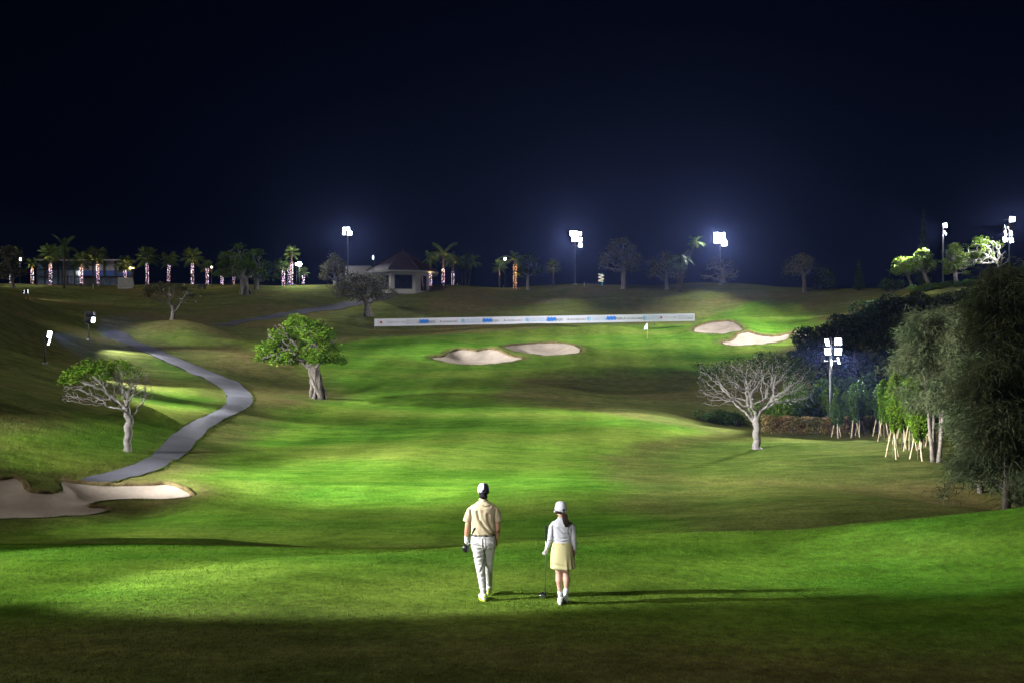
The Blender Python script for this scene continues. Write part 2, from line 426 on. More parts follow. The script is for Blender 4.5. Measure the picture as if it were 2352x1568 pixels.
def grass_material():
    m = bpy.data.materials.new('mown_grass'); m.use_nodes = True
    nt = m.node_tree; N = nt.nodes; L = nt.links; b = N['Principled BSDF']
    geo = N.new('ShaderNodeNewGeometry')
    at = N.new('ShaderNodeAttribute'); at.attribute_name = 'lush'
    def noise(scale, detail=4, sx=1, sy=1, dist=0.0):
        mp = N.new('ShaderNodeMapping'); mp.inputs['Scale'].default_value = (sx, sy, 1)
        L.new(geo.outputs['Position'], mp.inputs['Vector'])
        n = N.new('ShaderNodeTexNoise'); n.inputs['Scale'].default_value = scale; n.inputs['Detail'].default_value = detail
        n.inputs['Distortion'].default_value = dist
        L.new(mp.outputs['Vector'], n.inputs['Vector']); return n.outputs['Fac']
    def mrange(v, a, b_, c=0.0, d=1.0):
        q = N.new('ShaderNodeMapRange'); q.inputs['From Min'].default_value = a; q.inputs['From Max'].default_value = b_
        q.inputs['To Min'].default_value = c; q.inputs['To Max'].default_value = d
        L.new(v, q.inputs['Value']); return q.outputs['Result']
    def mix(f, a, b_, mode='MIX'):
        q = N.new('ShaderNodeMix'); q.data_type = 'RGBA'; q.blend_type = mode
        if isinstance(f, float): q.inputs['Factor'].default_value = f
        else: L.new(f, q.inputs['Factor'])
        for s, v in (('A', a), ('B', b_)):
            if isinstance(v, tuple): q.inputs[s].default_value = (*v, 1)
            else: L.new(v, q.inputs[s])
        return q.outputs['Result']
    big = noise(0.07, 3, 0.8, 1.6); mid = noise(0.5, 4, 0.35, 1.5, 0.4); fine = noise(7.0, 5); blade = noise(45.0, 3, 1, 1)
    g = mix(mrange(mid, .35, .65), (0.046, 0.124, 0.013), (0.086, 0.174, 0.019))
    g = mix(mrange(big, .42, .66), g, (0.124, 0.178, 0.030))
    r = mix(mrange(mid, .35, .65), (0.060, 0.076, 0.022), (0.104, 0.112, 0.036))
    r = mix(mrange(big, .48, .66), r, (0.102, 0.084, 0.036))
    patch = noise(1.3, 4, 0.8, 1.3, 0.3)
    wv = N.new('ShaderNodeTexWave'); wv.wave_type = 'BANDS'; wv.bands_direction = 'X'; wv.inputs['Scale'].default_value = 0.07; wv.inputs['Distortion'].default_value = 1.5; wv.inputs['Detail'].default_value = 2; wv.inputs['Detail Scale'].default_value = 0.25
    mpw = N.new('ShaderNodeMapping'); mpw.inputs['Rotation'].default_value = (0, 0, R(4)); L.new(geo.outputs['Position'], mpw.inputs['Vector']); L.new(mpw.outputs['Vector'], wv.inputs['Vector'])
    g = mix(1.0, g, mix(mrange(wv.outputs['Fac'], .2, .8), (0.90, 0.92, 0.9), (1.10, 1.08, 1.1)), 'MULTIPLY')
    lf = N.new('ShaderNodeMath'); lf.operation = 'ADD'
    L.new(at.outputs['Fac'], lf.inputs[0]); L.new(mrange(fine, .3, .7, -.18, .18), lf.inputs[1]); lf.use_clamp = True
    c = mix(lf.outputs[0], r, g)
    c = mix(1.0, c, mix(mrange(blade, .25, .75), (0.55, 0.58, 0.5), (1.45, 1.4, 1.3)), 'MULTIPLY')
    c = mix(1.0, c, mix(mrange(fine, .3, .7), (0.78, 0.78, 0.78), (1.2, 1.2, 1.15)), 'MULTIPLY')
    c = mix(1.0, c, mix(mrange(patch, .32, .68), (0.76, 0.78, 0.74), (1.24, 1.2, 1.2)), 'MULTIPLY')
    L.new(c, b.inputs['Base Color'])
    b.inputs['Roughness'].default_value = 1.0; b.inputs['Specular IOR Level'].default_value = 0.0
    bp = N.new('ShaderNodeBump'); bp.inputs['Strength'].default_value = 0.45; bp.inputs['Distance'].default_value = 0.03
    L.new(blade, bp.inputs['Height'])
    bp2 = N.new('ShaderNodeBump'); bp2.inputs['Strength'].default_value = 0.4; bp2.inputs['Distance'].default_value = 0.06
    L.new(fine, bp2.inputs['Height']); L.new(bp.outputs['Normal'], bp2.inputs['Normal'])
    L.new(bp2.outputs['Normal'], b.inputs['Normal'])
    return m
M_GRASS = grass_material()

def build_terrain():
    ny, nx = MX.shape
    verts = np.stack([MX, MY, GZ], -1).reshape(-1, 3)
    idx = np.arange(ny * nx).reshape(ny, nx)
    q = np.stack([idx[:-1, :-1], idx[:-1, 1:], idx[1:, 1:], idx[1:, :-1]], -1).reshape(-1, 4)
    o = big_mesh('ground', verts, q, M_GRASS, smooth=True)
    a = o.data.attributes.new('lush', 'FLOAT', 'POINT'); a.data.foreach_set('value', lush.ravel().astype(np.float32))
    tag(o, 'rolling golf course turf with mown fairway and browner rough', 'ground', kind='structure')
    return o

# sand
M_SAND = mat('bunker_sand', (0.30, 0.25, 0.20), 0.95, spec=0.0, var=0.14, scale=0.9, bump=0.7, bscale=5.0)
M_LIP = mat('dry_turf_edge', (0.11, 0.085, 0.038), 0.95, spec=0.0, var=0.4, scale=3.0, bump=0.8, bscale=9.0)
def build_bunkers():
    for (pts, dmin, depth, lab), wp in zip(BUNK, bunk_world):
        P = np.array(wp); step = 0.45 if dmin < 60 else 0.8
        # outline points plus inner grid, constrained triangulation
        xs = np.arange(P[:, 0].min(), P[:, 0].max(), step); ys = np.arange(P[:, 1].min(), P[:, 1].max(), step)
        gx, gy = np.meshgrid(xs, ys); sd = sdist(gx, gy, wp); k = sd > step * 0.4
        inner = np.stack([gx[k], gy[k]], 1) + rng.uniform(-.15, .15, (int(k.sum()), 2)) * step
        allp = [Vector((float(a), float(b))) for a, b in np.vstack([P, inner])]
        n = len(P)
        res = delaunay_2d_cdt(allp, [(i, (i + 1) % n) for i in range(n)], [list(range(n))], 1, 1e-5)
        v2 = np.array([(v.x, v.y) for v in res[0]]); fs = [tuple(f) for f in res[2]]
        sdv = sdist(v2[:, 0], v2[:, 1], wp)
        z = Hm(v2[:, 0], v2[:, 1]) + 0.06 + 0.05 * np.clip(sdv, 0, 1) + (0.05 * np.sin(v2[:, 0] * 1.1 + v2[:, 1] * 0.7 + 1.2 * np.sin(v2[:, 0] * .5)) + 0.02 * rng.normal(size=len(v2))) * np.clip(sdv - .2, 0, 1)
        V = np.column_stack([v2, z])
        # orient up
        F = []
        for f in fs:
            a, b, c = V[f[0]], V[f[1]], V[f[2]]
            F.append(f if np.cross(b - a, c - a)[2] > 0 else f[::-1])
        o = mesh_obj('sand_bunker', V, F, M_SAND, smooth=True)
        tag(o, lab, 'bunker', kind='structure')
        # turf lip: an uneven roll of dry grass along the edge, higher on the uphill side
        ring = np.array(wp); m = len(ring); cx = ring.mean(0)
        tn = np.roll(ring, -1, 0) - np.roll(ring, 1, 0); tn /= np.linalg.norm(tn, axis=1)[:, None] + 1e-9
        nm = np.stack([tn[:, 1], -tn[:, 0]], 1)
        area = 0.5 * np.sum(ring[:, 0] * np.roll(ring[:, 1], -1) - np.roll(ring[:, 0], -1) * ring[:, 1])
        if area < 0: nm = -nm                       # outward
        up = np.clip(nm[:, 1] * 0.5 + 0.5, 0.12, 1)  # uphill = +Y outward
        hgt = (0.03 + 0.15 * up * min(depth, 0.9)) * (1 + 0.35 * np.sin(np.arange(m) * 1.7) * np.sin(np.arange(m) * 0.37))
        sm_ = np.clip((nm[:, 1] + 0.1) / 0.6, 0, 1); hgt = hgt * sm_ - 0.12 * (1 - sm_)
        VV = []; FF = []
        prof = [(-0.10, -0.1), (-0.14, 0.45), (-0.02, 1.0), (0.25, 0.9), (0.6, 0.35), (1.0, -0.12)]
        sc = 0.28 if dmin < 60 else 0.5
        for i in range(m):
            for off, hh in prof:
                p = ring[i] + nm[i] * off * sc
                VV.append((p[0], p[1], float(Hm(p[0], p[1])) + 0.05 * (1 if hh > 0 else -1) + hgt[i] * hh))
        k = len(prof)
        for i in range(m):
            j = (i + 1) % m
            for t in range(k - 1):
                FF.append((i * k + t, j * k + t, j * k + t + 1, i * k + t + 1))
        lip = mesh_obj('turf_lip', VV, FF, M_LIP, o, smooth=True)

# cart path
M_PATH = mat('path_asphalt', (0.066, 0.066, 0.078), 0.95, spec=0.1, var=0.28, scale=0.35, bump=0.35, bscale=40)
PL = c5([(520,1280),(580,1262),(750,1215),(900,1170),(1050,1110),(1120,1060),(1210,970),(1300,900),(1400,835),(1500,790),(1600,740),(1640,700),(1640,640),(1600,590),(1500,530),(1350,465),(1200,400),(1050,330),(900,270),(800,235),(735,205),(770,186),(850,174)])
PR = c5([(690,1296),(750,1283),(900,1255),(1060,1212),(1200,1160),(1300,1103),(1370,1050),(1420,985),(1480,925),(1560,860),(1650,805),(1750,760),(1815,720),(1835,672),(1810,620),(1750,566),(1640,518),(1500,460),(1370,405),(1220,345),(1090,290),(980,250),(930,200)])
M_PATH_D = mat('dark_asphalt', (0.048, 0.048, 0.058), 0.95, spec=0.05, var=0.3, scale=0.3)  # darker grey for the second path
def ribbon(name, A, B, lab, lift=0.06, material=None):
    nA = len(A); V = []; F = []; K = 6
    for i in range(nA):
        a = np.array(A[i]); b = np.array(B[i])
        for k in range(K + 1):
            p = a + (b - a) * k / K
            crown = 0.03 * (1 - (2 * k / K - 1) ** 2)
            V.append((p[0], p[1], float(Hm(p[0], p[1])) + lift + crown))
    for i in range(nA - 1):
        for k in range(K):
            a = i * (K + 1) + k; F.append((a, a + 1, a + K + 2, a + K + 1))
    # skirt
    for side in (0, K):
        base = len(V)
        for i in range(nA):
            x, y, z = V[i * (K + 1) + side]; V.append((x, y, z - 0.25))
        for i in range(nA - 1):
            F.append((i * (K + 1) + side, (i + 1) * (K + 1) + side, base + i + 1, base + i))
    o = mesh_obj(name, V, F, material or M_PATH, smooth=False)
    return tag(o, lab, 'path', kind='structure')
EDGES = []
def build_paths():
    L_ = catmull([hit(x, y, 36)[:2] for x, y in PL], 5, False); R_ = catmull([hit(x, y, 36)[:2] for x, y in PR], 5, False)
    EDGES.append((np.array(L_), 0.0)); EDGES.append((np.array(R_), 0.0))
    ribbon('cart_path', L_, R_, 'grey asphalt cart path winding down the valley side')
    c = [(515,750),(551,739),(640,724),(720,712),(818,696),(890,680),(935,670),(975,663)]
    C = [np.array(hit(x, y, 125)[:2]) for x, y in c]; C = [np.array(p) for p in catmull(C, 6, False)]
    A = []; B = []
    for i in range(len(C)):
        t = C[min(i + 1, len(C) - 1)] - C[max(i - 1, 0)]; t = t / (np.linalg.norm(t) + 1e-9); n = np.array([-t[1], t[0]])
        w = 1.3; A.append(C[i] + n * w); B.append(C[i] - n * w)
    ribbon('cart_path', A, B, 'dim cart path climbing the brown slope to the pavilion', material=M_PATH_D)
GROUND = build_terrain()
build_bunkers()
build_paths()

# grass blades where the turf is close enough to show them
def build_blades():
    g = np.random.default_rng(12)
    def patch(n, xr, yr, h, w, ok=None, name='grass', lab='short blades of tee grass'):
        x = g.uniform(*xr, n); y = g.uniform(*yr, n)
        if ok is not None: k = ok(x, y); x = x[k]; y = y[k]
        n = len(x); z = Hm(x, y); a = g.uniform(0, 6.283, n); hh = h * g.uniform(0.5, 1.3, n); ww = w * g.uniform(.6, 1.2, n)
        b = np.stack([x, y, z - 0.004], 1); s = np.stack([np.cos(a) * ww, np.sin(a) * ww, np.zeros(n)], 1)
        t = b + np.stack([g.normal(size=n) * hh * .45, g.normal(size=n) * hh * .45, hh], 1)
        V = np.stack([b - s, b + s, t], 1).reshape(-1, 3)
        o = big_mesh(name, V, np.arange(3 * n).reshape(n, 3), M_GRASS)
        i = np.clip(np.searchsorted(GX, x) - 1, 0, len(GX) - 2); j = np.clip(np.searchsorted(GY, y) - 1, 0, len(GY) - 2)
        at = o.data.attributes.new('lush', 'FLOAT', 'POINT'); at.data.foreach_set('value', np.repeat(lush[j, i], 3).astype(np.float32))
        tag(o, lab, 'grass', kind='stuff')
    patch(360000, (-12.5, 12.5), (10.0, 24.0), 0.026, 0.0045, lambda x, y: np.abs(x) < 0.53 * y + 0.6, lab='short blades of grass on the tee in the foreground')
    hp = np.array([hit(px, py, 30)[:2] for px, py in [(-40,905),(60,940),(200,960),(330,930),(440,985),(330,1062),(200,1100),(-40,1088)]])
    patch(150000, (hp[:, 0].min(), hp[:, 0].max()), (hp[:, 1].min(), hp[:, 1].max()), 0.085, 0.010, lambda x, y: sdist(x, y, hp) > 0, lab='longer tufted grass on the bank round the leaning tree')
build_blades()
def build_fringe():
    """ragged grass hanging over the edges of the path and the bunkers"""
    g = np.random.default_rng(15); PX = []; HH = []; LU = []
    def along(pts, n, h, spread, lu):
        seg = np.linalg.norm(np.diff(pts, axis=0), axis=1); c = np.concatenate([[0], np.cumsum(seg)]); t = g.uniform(0, c[-1], n)
        x = np.interp(t, c, pts[:, 0]); y = np.interp(t, c, pts[:, 1])
        clump = 0.6 + 0.5 * np.sin(t * 2.3) * np.sin(t * 0.71 + 1)
        PX.append(np.stack([x + g.normal(size=n) * spread, y + g.normal(size=n) * spread], 1)); HH.append(h * clump * g.uniform(.6, 1.3, n)); LU.append(np.full(n, lu))
    for e, _ in EDGES: along(e, 14000, 0.075, 0.06, 0.5)
    for (pts, dmin, depth, lab), wp in zip(BUNK, bunk_world):
        r = np.array(wp + [wp[0]]); along(r, 9000 if dmin < 60 else 3500, 0.09 if dmin < 60 else 0.18, 0.07, 0.3)
    q = np.vstack(PX); hh = np.concatenate(HH); lu = np.concatenate(LU); n = len(q)
    b = np.column_stack([q, Hm(q[:, 0], q[:, 1]) + 0.02]); a = g.uniform(0, 6.283, n); w = 0.016
    s_ = np.stack([np.cos(a) * w, np.sin(a) * w, np.zeros(n)], 1); t = b + np.stack([g.normal(size=n) * hh * .5, g.normal(size=n) * hh * .5, hh], 1)
    o = big_mesh('grass', np.stack([b - s_, b + s_, t], 1).reshape(-1, 3), np.arange(3 * n).reshape(n, 3), M_GRASS)
    at = o.data.attributes.new('lush', 'FLOAT', 'POINT'); at.data.foreach_set('value', np.repeat(lu, 3).astype(np.float32))
    tag(o, 'ragged grass along the edges of the path and bunkers', 'grass', kind='stuff')
build_fringe()
# ------------------------------------------------------------------ floodlights
M_POLE = mat('galvanised_pole', (0.16, 0.16, 0.17), 0.5, metal=0.6, var=0.15, scale=3)
M_POLE_DK = mat('black_painted_pole', (0.02, 0.02, 0.022), 0.5)
M_HOUSE = mat('lamp_housing', (0.03, 0.03, 0.033), 0.5)
M_CONC = mat('concrete_base', (0.32, 0.31, 0.29), 0.9, var=0.15, scale=4)
M_LENS = mat('lit_led_panel', (0.8, 0.8, 0.8), 0.3, emit=(0.90, 0.93, 1.0), estr=22.0)
M_LENS_OFF = mat('unlit_led_panel', (0.05, 0.05, 0.055), 0.4)
LIGHT_COL = (0.95, 0.97, 1.0)
def spot(parent, loc, aim, watts, size_deg, blend=0.6, radius=0.25, color=LIGHT_COL):
    d = bpy.data.lights.new('floodlight_beam', 'SPOT'); d.energy = watts; d.spot_size = R(size_deg); d.spot_blend = blend
    d.shadow_soft_size = radius; d.color = color; d.use_shadow = True
    o = bpy.data.objects.new('floodlight_beam', d); link(o)
    v = Vector(aim) - Vector(loc)
    o.location = loc; o.rotation_euler = v.to_track_quat('-Z', 'Y').to_euler()
    if parent is not None:
        o.parent = parent; o.matrix_parent_inverse = parent.matrix_basis.inverted()
    return o

def lamp_head(root, loc, aim, size=0.55, lit=True, dist=0.18):
    """loc in world; a square LED head facing aim"""
    v = (Vector(aim) - Vector(loc)).normalized(); q = v.to_track_quat('-Z', 'Y').to_matrix()
    inv = root.matrix_basis.inverted()
    h = MB(); s, hh = size if hasattr(size, '__len__') else (size, size)
    h.box((0, 0, 0.06), (s, hh, 0.12))
    for k in range(6): h.box((-s * 0.42 + k * s * 0.168, 0, 0.15), (0.012, hh * 0.9, 0.07))   # cooling fins
    for sx in (-1, 1): h.box((sx * (s / 2 + 0.02), 0, 0.08), (0.025, 0.06, 0.26))            # yoke
    h.box((0, 0, 0.21), (s + 0.06, 0.06, 0.025))
    ho = h.build('lamp_head', M_HOUSE)
    ho.parent = root
    ho.matrix_basis = inv @ (Matrix.Translation(loc) @ q.to_4x4())
    l = MB(); 
    n = 1
    l.box((0, 0, -0.006), (s * 0.92, hh * 0.92, 0.012))
    l.build('lens', M_LENS if lit else M_LENS_OFF, ho)
    return ho

def floodlight(base, height, heads, label, group=None, arms=(), r=0.09, pole_mat=None, plinth=True, name='floodlight_pole'):
    """heads: list of (dx, dy, z, aim, size, lit, (watts, cone, blend) or None)"""
    root = empty(name, base); tag(root, label, 'floodlight', group)
    bpy.context.view_layer.update()
    pm = pole_mat or M_POLE
    p = MB(); p.tube([(0, 0, -0.3), (0, 0, height * 0.5), (0, 0, height)], [r, r * 0.8, r * 0.62], 10); p.build('pole', pm, root, True)
    if plinth:
        c = MB(); c.tube([(0, 0, -0.3), (0, 0, 0.10), (0, 0, 0.14)], [r * 3.2, r * 3.2, r * 2.9], 12); c.build('plinth', M_CONC, root)
    for (dx0, dx1, z) in arms:
        a = MB(); a.box(((dx0 + dx1) / 2, 0, z), (abs(dx1 - dx0), 0.07, 0.07)); a.build('crossarm', pm, root)
    for (dx, dy, z, aim, size, lit, beam) in heads:
        loc = (base[0] + dx, base[1] + dy, base[2] + z)
        lamp_head(root, loc, aim, size, lit)
        if beam:
            v = (Vector(aim) - Vector(loc)).normalized()
            spot(root, tuple(Vector(loc) + v * 0.12), aim, *beam)
    return root
def G(px, py, dmin=26, dz=0.0):
    x, y, z = hit(px, py, dmin); return (x, y, z + dz)
KW = 1000.0
FL_GROUP = 'floodlight poles round the hole'
def lamps():
    # --- pole by the hedge, five lit heads facing the tee
    b = W(1908, 985, 88); b = (b[0], b[1], float(Hm(b[0], b[1])))
    s = FPX / 88.0
    zz = lambda py: CAM_H + (HOR - py) / s - b[2]
    xx = lambda px: (px - 1908) / s
    hs = []
    dirs = [(-1, -.25), (-.45, -.9), (-.85, -.6), (-.05, -1), (-1, .12)]
    for (px, py), dv, pw in zip([(1898, 786), (1923, 785), (1899, 807), (1923, 807), (1924, 828)], dirs, (110, 100, 110, 110, 50)):
        aim = (b[0] + dv[0] * 30, b[1] + dv[1] * 30, -2.5)
        hs.append((xx(px), -0.25, zz(py), aim, 0.60, True, (pw * KW, 34, 0.9)))
    hs.append((xx(1888), 0.1, zz(826), (b[0] - 20, b[1] + 5, 0), 0.5, False, None))
    floodlight(b, zz(775), hs, 'tall grey floodlight pole with five glaring square heads behind the hedge', FL_GROUP,
               arms=[(xx(1893), xx(1929), zz(786)), (xx(1893), xx(1929), zz(807)), (xx(1887), xx(1929), zz(828))], r=0.15)
    # --- short black poles on the left hillside
    b = G(103, 836, 60); s = FPX / b[1]; zz = lambda py: CAM_H + (HOR - py) / s - b[2]; xx = lambda px: (px - 101) / s
    floodlight(b, zz(770), [(xx(113), -0.1, zz(768), (-6, 64, -1), (0.40, 0.52), True, (150 * KW, 34, 0.8)),
                            (xx(112), -0.1, zz(785), (-23, 86, 1.2), (0.40, 0.52), True, (60 * KW, 42, 0.8))],
               'short black floodlight pole with two lit heads stacked above each other on the dark bank', FL_GROUP, arms=[(0, xx(112), zz(768)), (0, xx(112), zz(785))], r=0.07, pole_mat=M_POLE_DK)
    b = G(204, 781, 90); s = FPX / b[1]; zz = lambda py: CAM_H + (HOR - py) / s - b[2]; xx = lambda px: (px - 203) / s
    hs = [(xx(214), -0.1, zz(735), (-31, 97, 3), (0.4, 0.55), True, (70 * KW, 44, 0.9)),
          (xx(203), -0.1, zz(722), (-60, 150, 6), 0.6, False, None), (xx(213), 0.15, zz(723), (-30, 180, 8), 0.6, False, None),
          (xx(200), -0.1, zz(736), (-60, 150, 6), 0.6, False, None)]
    floodlight(b, zz(722), hs, 'short black floodlight pole with one lit head and three dark ones', FL_GROUP,
               arms=[(xx(194), xx(218), zz(727)), (xx(194), xx(216), zz(743))], r=0.07, pole_mat=M_POLE_DK)
    # --- three tall poles along the ridge
    def ridge(px, py, d, top, heads, label, r=0.12):
        x = (px - 1176) / FPX * d; b = (x, d, float(Hm(x, d))); s = FPX / d
        zz = lambda q: CAM_H + (HOR - q) / s - b[2]; xx = lambda q: (q - px) / s
        hs = [(xx(hx), -0.3, zz(hy), aim, sz, True, bm) for hx, hy, aim, sz, bm in heads]
        zs = sorted(set(round(h[2], 2) for h in hs))
        floodlight(b, zz(top), hs, label, FL_GROUP, arms=[(min(h[0] for h in hs), max(h[0] for h in hs), z) for z in zs], r=r)
    ridge(799, 656, 188, 524, [(792, 527, (-30, 100, 3), .62, (25 * KW, 50, .8)), (800, 527, (-20, 70, 0), .62, None), (791, 537, (-40, 120, 4), .55, None), (804, 537, (-10, 120, 4), .8, (45 * KW, 60, .8))],
          'tall floodlight pole with four lit heads behind the twiggy trees by the white block')
    ridge(1321, 659, 186, 532, [(1315, 537, (0, 100, 3), .98, (50 * KW, 60, .8)), (1321, 538, (8, 60, 0), .98, None), (1319, 550, (0, 130, 6), .98, (50 * KW, 60, .8)), (1331, 538, (20, 120, 6), .72, None), (1332, 551, (15, 110, 5), .72, None), (1333, 564, (15, 110, 5), .72, None)],
          'tall floodlight pole with a column of three heads next to a brighter cluster')
    ridge(1654, 656, 183, 535, [(1645, 541, (10, 110, 5), .98, (70 * KW, 60, .8)), (1658, 541, (25, 130, 6), .98, (70 * KW, 60, .8)), (1645, 554, (5, 130, 6), .98, None), (1659, 552, (20, 140, 6), 1.15, (60 * KW, 70, .8)), (1663, 560, (30, 145, 6), .98, None)],
          'brightest tall floodlight pole standing on the bare part of the ridge')
    # --- right hilltop
    ridge(2166, 664, 140, 514, [(2169, 519, (20, 120, 10), .62, (40 * KW, 70, .8)), (2169, 536, (36, 146, 11), .62, (90 * KW, 60, .8))],
          'slim floodlight pole with two lit heads seen edge on among the hilltop trees')
    ridge(2318, 650, 122, 500, [(2322, 505, (30, 60, 2), .62, (30 * KW, 60, .8)), (2306, 523, (24, 140, 9), .62, (140 * KW, 40, .8)), (2319, 523, (56, 138, 18), .62, (28 * KW, 70, .8)), (2307, 537, (0, 130, 8), .62, None), (2320, 537, (0, 130, 8), .62, None), (2306, 551, (20, 110, 8), .62, None), (2320, 553, (20, 110, 8), .62, None)],
          'floodlight pole with seven heads in two columns above the pale banyan', r=0.1)
    # --- poles standing out of view; those after the tee pole are added fill
    bz = lambda x, y: (x, y, float(Hm(x, y)))
    floodlight(bz(-24.0, 9.5), 10.4, [(-0.4, 0, 10.1, (-8.2, 17.4, 0), .62, True, (110 * KW, 15.5, .4)), (0.4, 0, 10.1, (-1, 17.5, 0), .62, True, (80 * KW, 14.5, .3)), (0, 0, 9.4, (5.5, 18.2, 0), .62, True, (82 * KW, 12.5, .35)), (0.4, 0, 9.4, (12.5, 20.0, 0), .62, True, (105 * KW, 10.5, .5))],
               'tall floodlight pole beside the tee, standing apart from the hillside ones', FL_GROUP, arms=[(-0.7, 0.7, 10.1), (-0.7, 0.7, 9.4)], r=0.12)
    floodlight(bz(-12.0, -16.0), 7.0, [(0, 0, 6.8, (0.2, 17.0, 1.0), .62, True, (14 * KW, 7.0, .5))],  # added front fill that brightens the backs of the two golfers
               'unseen fill light pole added behind the tee with a single narrow head', FL_GROUP, arms=[(-0.4, 0.4, 6.8)], r=0.1)
    floodlight(bz(-40.0, 36.0), 12, [(-0.4, 0, 11.8, (-24, 52, 1), .62, True, (95 * KW, 40, .8)), (0.4, 0, 11.8, (10, 60, -1), .62, True, (480 * KW, 33, .8)), (0, 0, 11.1, (3, 41, -2), .62, True, (360 * KW, 27, .8)), (0.4, 0, 11.1, (-17, 96, 5), .62, True, (330 * KW, 14, .8)), (-.4, 0, 11.1, (20, 70, -1), .62, True, (200 * KW, 20, .8)), (0, 0, 10.5, (24, 46, 4), .62, True, (80 * KW, 13, .8)), (0, 0, 9.8, (17, 52, -2), .62, True, (330 * KW, 20, .9)), (-.4, 0, 10.5, (-16, 42.5, -2), .62, True, (85 * KW, 22, .7))],  # unseen pole added to brighten fairway, specimen trees and near bunker
               'unseen tall floodlight pole added above the long bunker to brighten the valley', FL_GROUP, arms=[(-0.7, 0.7, 11.8), (-0.7, 0.7, 11.1), (-0.7, 0.7, 10.5)], r=0.12)
    floodlight(bz(-70.0, 92.0), 12, [(-0.4, 0, 11.8, (-8, 118, 5), .62, True, (720 * KW, 26, .8)), (0.4, 0, 11.8, (16, 136, 8), .62, True, (600 * KW, 17, .8)), (0, 0, 11.1, (-14, 98, 2), .62, True, (300 * KW, 30, .8)), (0.4, 0, 11.1, (-36, 125, 8), .62, True, (170 * KW, 22, .8)), (-0.4, 0, 11.1, (-1, 103, 2), .62, True, (420 * KW, 17, .8)), (0, 0, 10.5, (5, 90, 1), .62, True, (480 * KW, 20, .9))],  # unseen pole added so the green and its bunkers get side light
               'unseen tall floodlight pole added on the shoulder of the bank to light the putting green', FL_GROUP, arms=[(-0.7, 0.7, 11.8), (-0.7, 0.7, 11.1)], r=0.12)
lamps()
# ------------------------------------------------------------------ plants
M_BARK_W = mat('pale_bark', (0.20, 0.18, 0.16), 0.9, spec=0.2, var=0.35, scale=4.0, bump=0.6, bscale=14)
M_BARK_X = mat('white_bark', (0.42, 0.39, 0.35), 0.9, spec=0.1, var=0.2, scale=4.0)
M_BARK_M = mat('grey_brown_bark', (0.14, 0.12, 0.10), 0.95, spec=0.1, var=0.4, scale=5.0, bump=0.8, bscale=16)
M_BARK_D = mat('dark_bark', (0.10, 0.085, 0.07), 0.95, spec=0.1, var=0.3, scale=4.0, bump=0.6, bscale=10)
M_LEAF_G = mat('bright_leaves', (0.062, 0.145, 0.010), 0.75, spec=0.08, col2=(0.115, 0.175, 0.014), scale=1.3, trans=0.25, rand=0.45)
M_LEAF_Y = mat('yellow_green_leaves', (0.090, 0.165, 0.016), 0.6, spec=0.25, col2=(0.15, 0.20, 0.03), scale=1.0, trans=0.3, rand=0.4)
M_LEAF_D = mat('dark_leaves', (0.028, 0.060, 0.014), 0.8, spec=0.04, col2=(0.048, 0.082, 0.018), scale=1.1, trans=0.15, rand=0.5)
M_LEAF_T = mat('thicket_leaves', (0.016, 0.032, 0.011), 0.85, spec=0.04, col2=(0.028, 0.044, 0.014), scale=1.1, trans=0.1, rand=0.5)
M_LEAF_B = mat('dull_leaves', (0.085, 0.092, 0.040), 0.75, spec=0.05, col2=(0.13, 0.115, 0.06), scale=0.9, trans=0.15, rand=0.4)
M_NEEDLE = mat('casuarina_needles', (0.048, 0.074, 0.030), 0.8, spec=0.1, col2=(0.085, 0.092, 0.042), scale=0.7, trans=0.15, rand=0.45)
M_HEDGE = mat('dry_hedge_leaves', (0.21, 0.12, 0.05), 0.8, spec=0.1, col2=(0.11, 0.12, 0.03), scale=0.35, trans=0.15, rand=0.45)
M_PALM = mat('palm_fronds', (0.060, 0.120, 0.026), 0.7, spec=0.1, col2=(0.10, 0.13, 0.036), scale=1.0, trans=0.2, rand=0.35)
M_PALMT = mat('palm_trunk', (0.075, 0.06, 0.048), 0.95, spec=0.1, var=0.35, scale=6, bump=0.5, bscale=9)
M_TIMBER = mat('stake_timber', (0.42, 0.33, 0.20), 0.85, spec=0.15, var=0.25, scale=6)

def rand_dirs(n, g):
    v = g.normal(size=(n, 3)); return v / np.linalg.norm(v, axis=1)[:, None]

def leaf_quads(cent, size, g, up=0.5, aspect=0.55):
    """one rhombic leaf per centre"""
    n = len(cent); nm = rand_dirs(n, g); nm[:, 2] = np.abs(nm[:, 2]) + up; nm /= np.linalg.norm(nm, axis=1)[:, None]
    t = np.cross(nm, rand_dirs(n, g)); t /= np.linalg.norm(t, axis=1)[:, None] + 1e-9; b = np.cross(nm, t)
    s = (size * g.uniform(0.6, 1.35, n))[:, None]
    V = np.stack([cent + t * s, cent + b * s * aspect, cent - t * s, cent - b * s * aspect], 1).reshape(-1, 3)
    return V, np.arange(n * 4).reshape(n, 4)

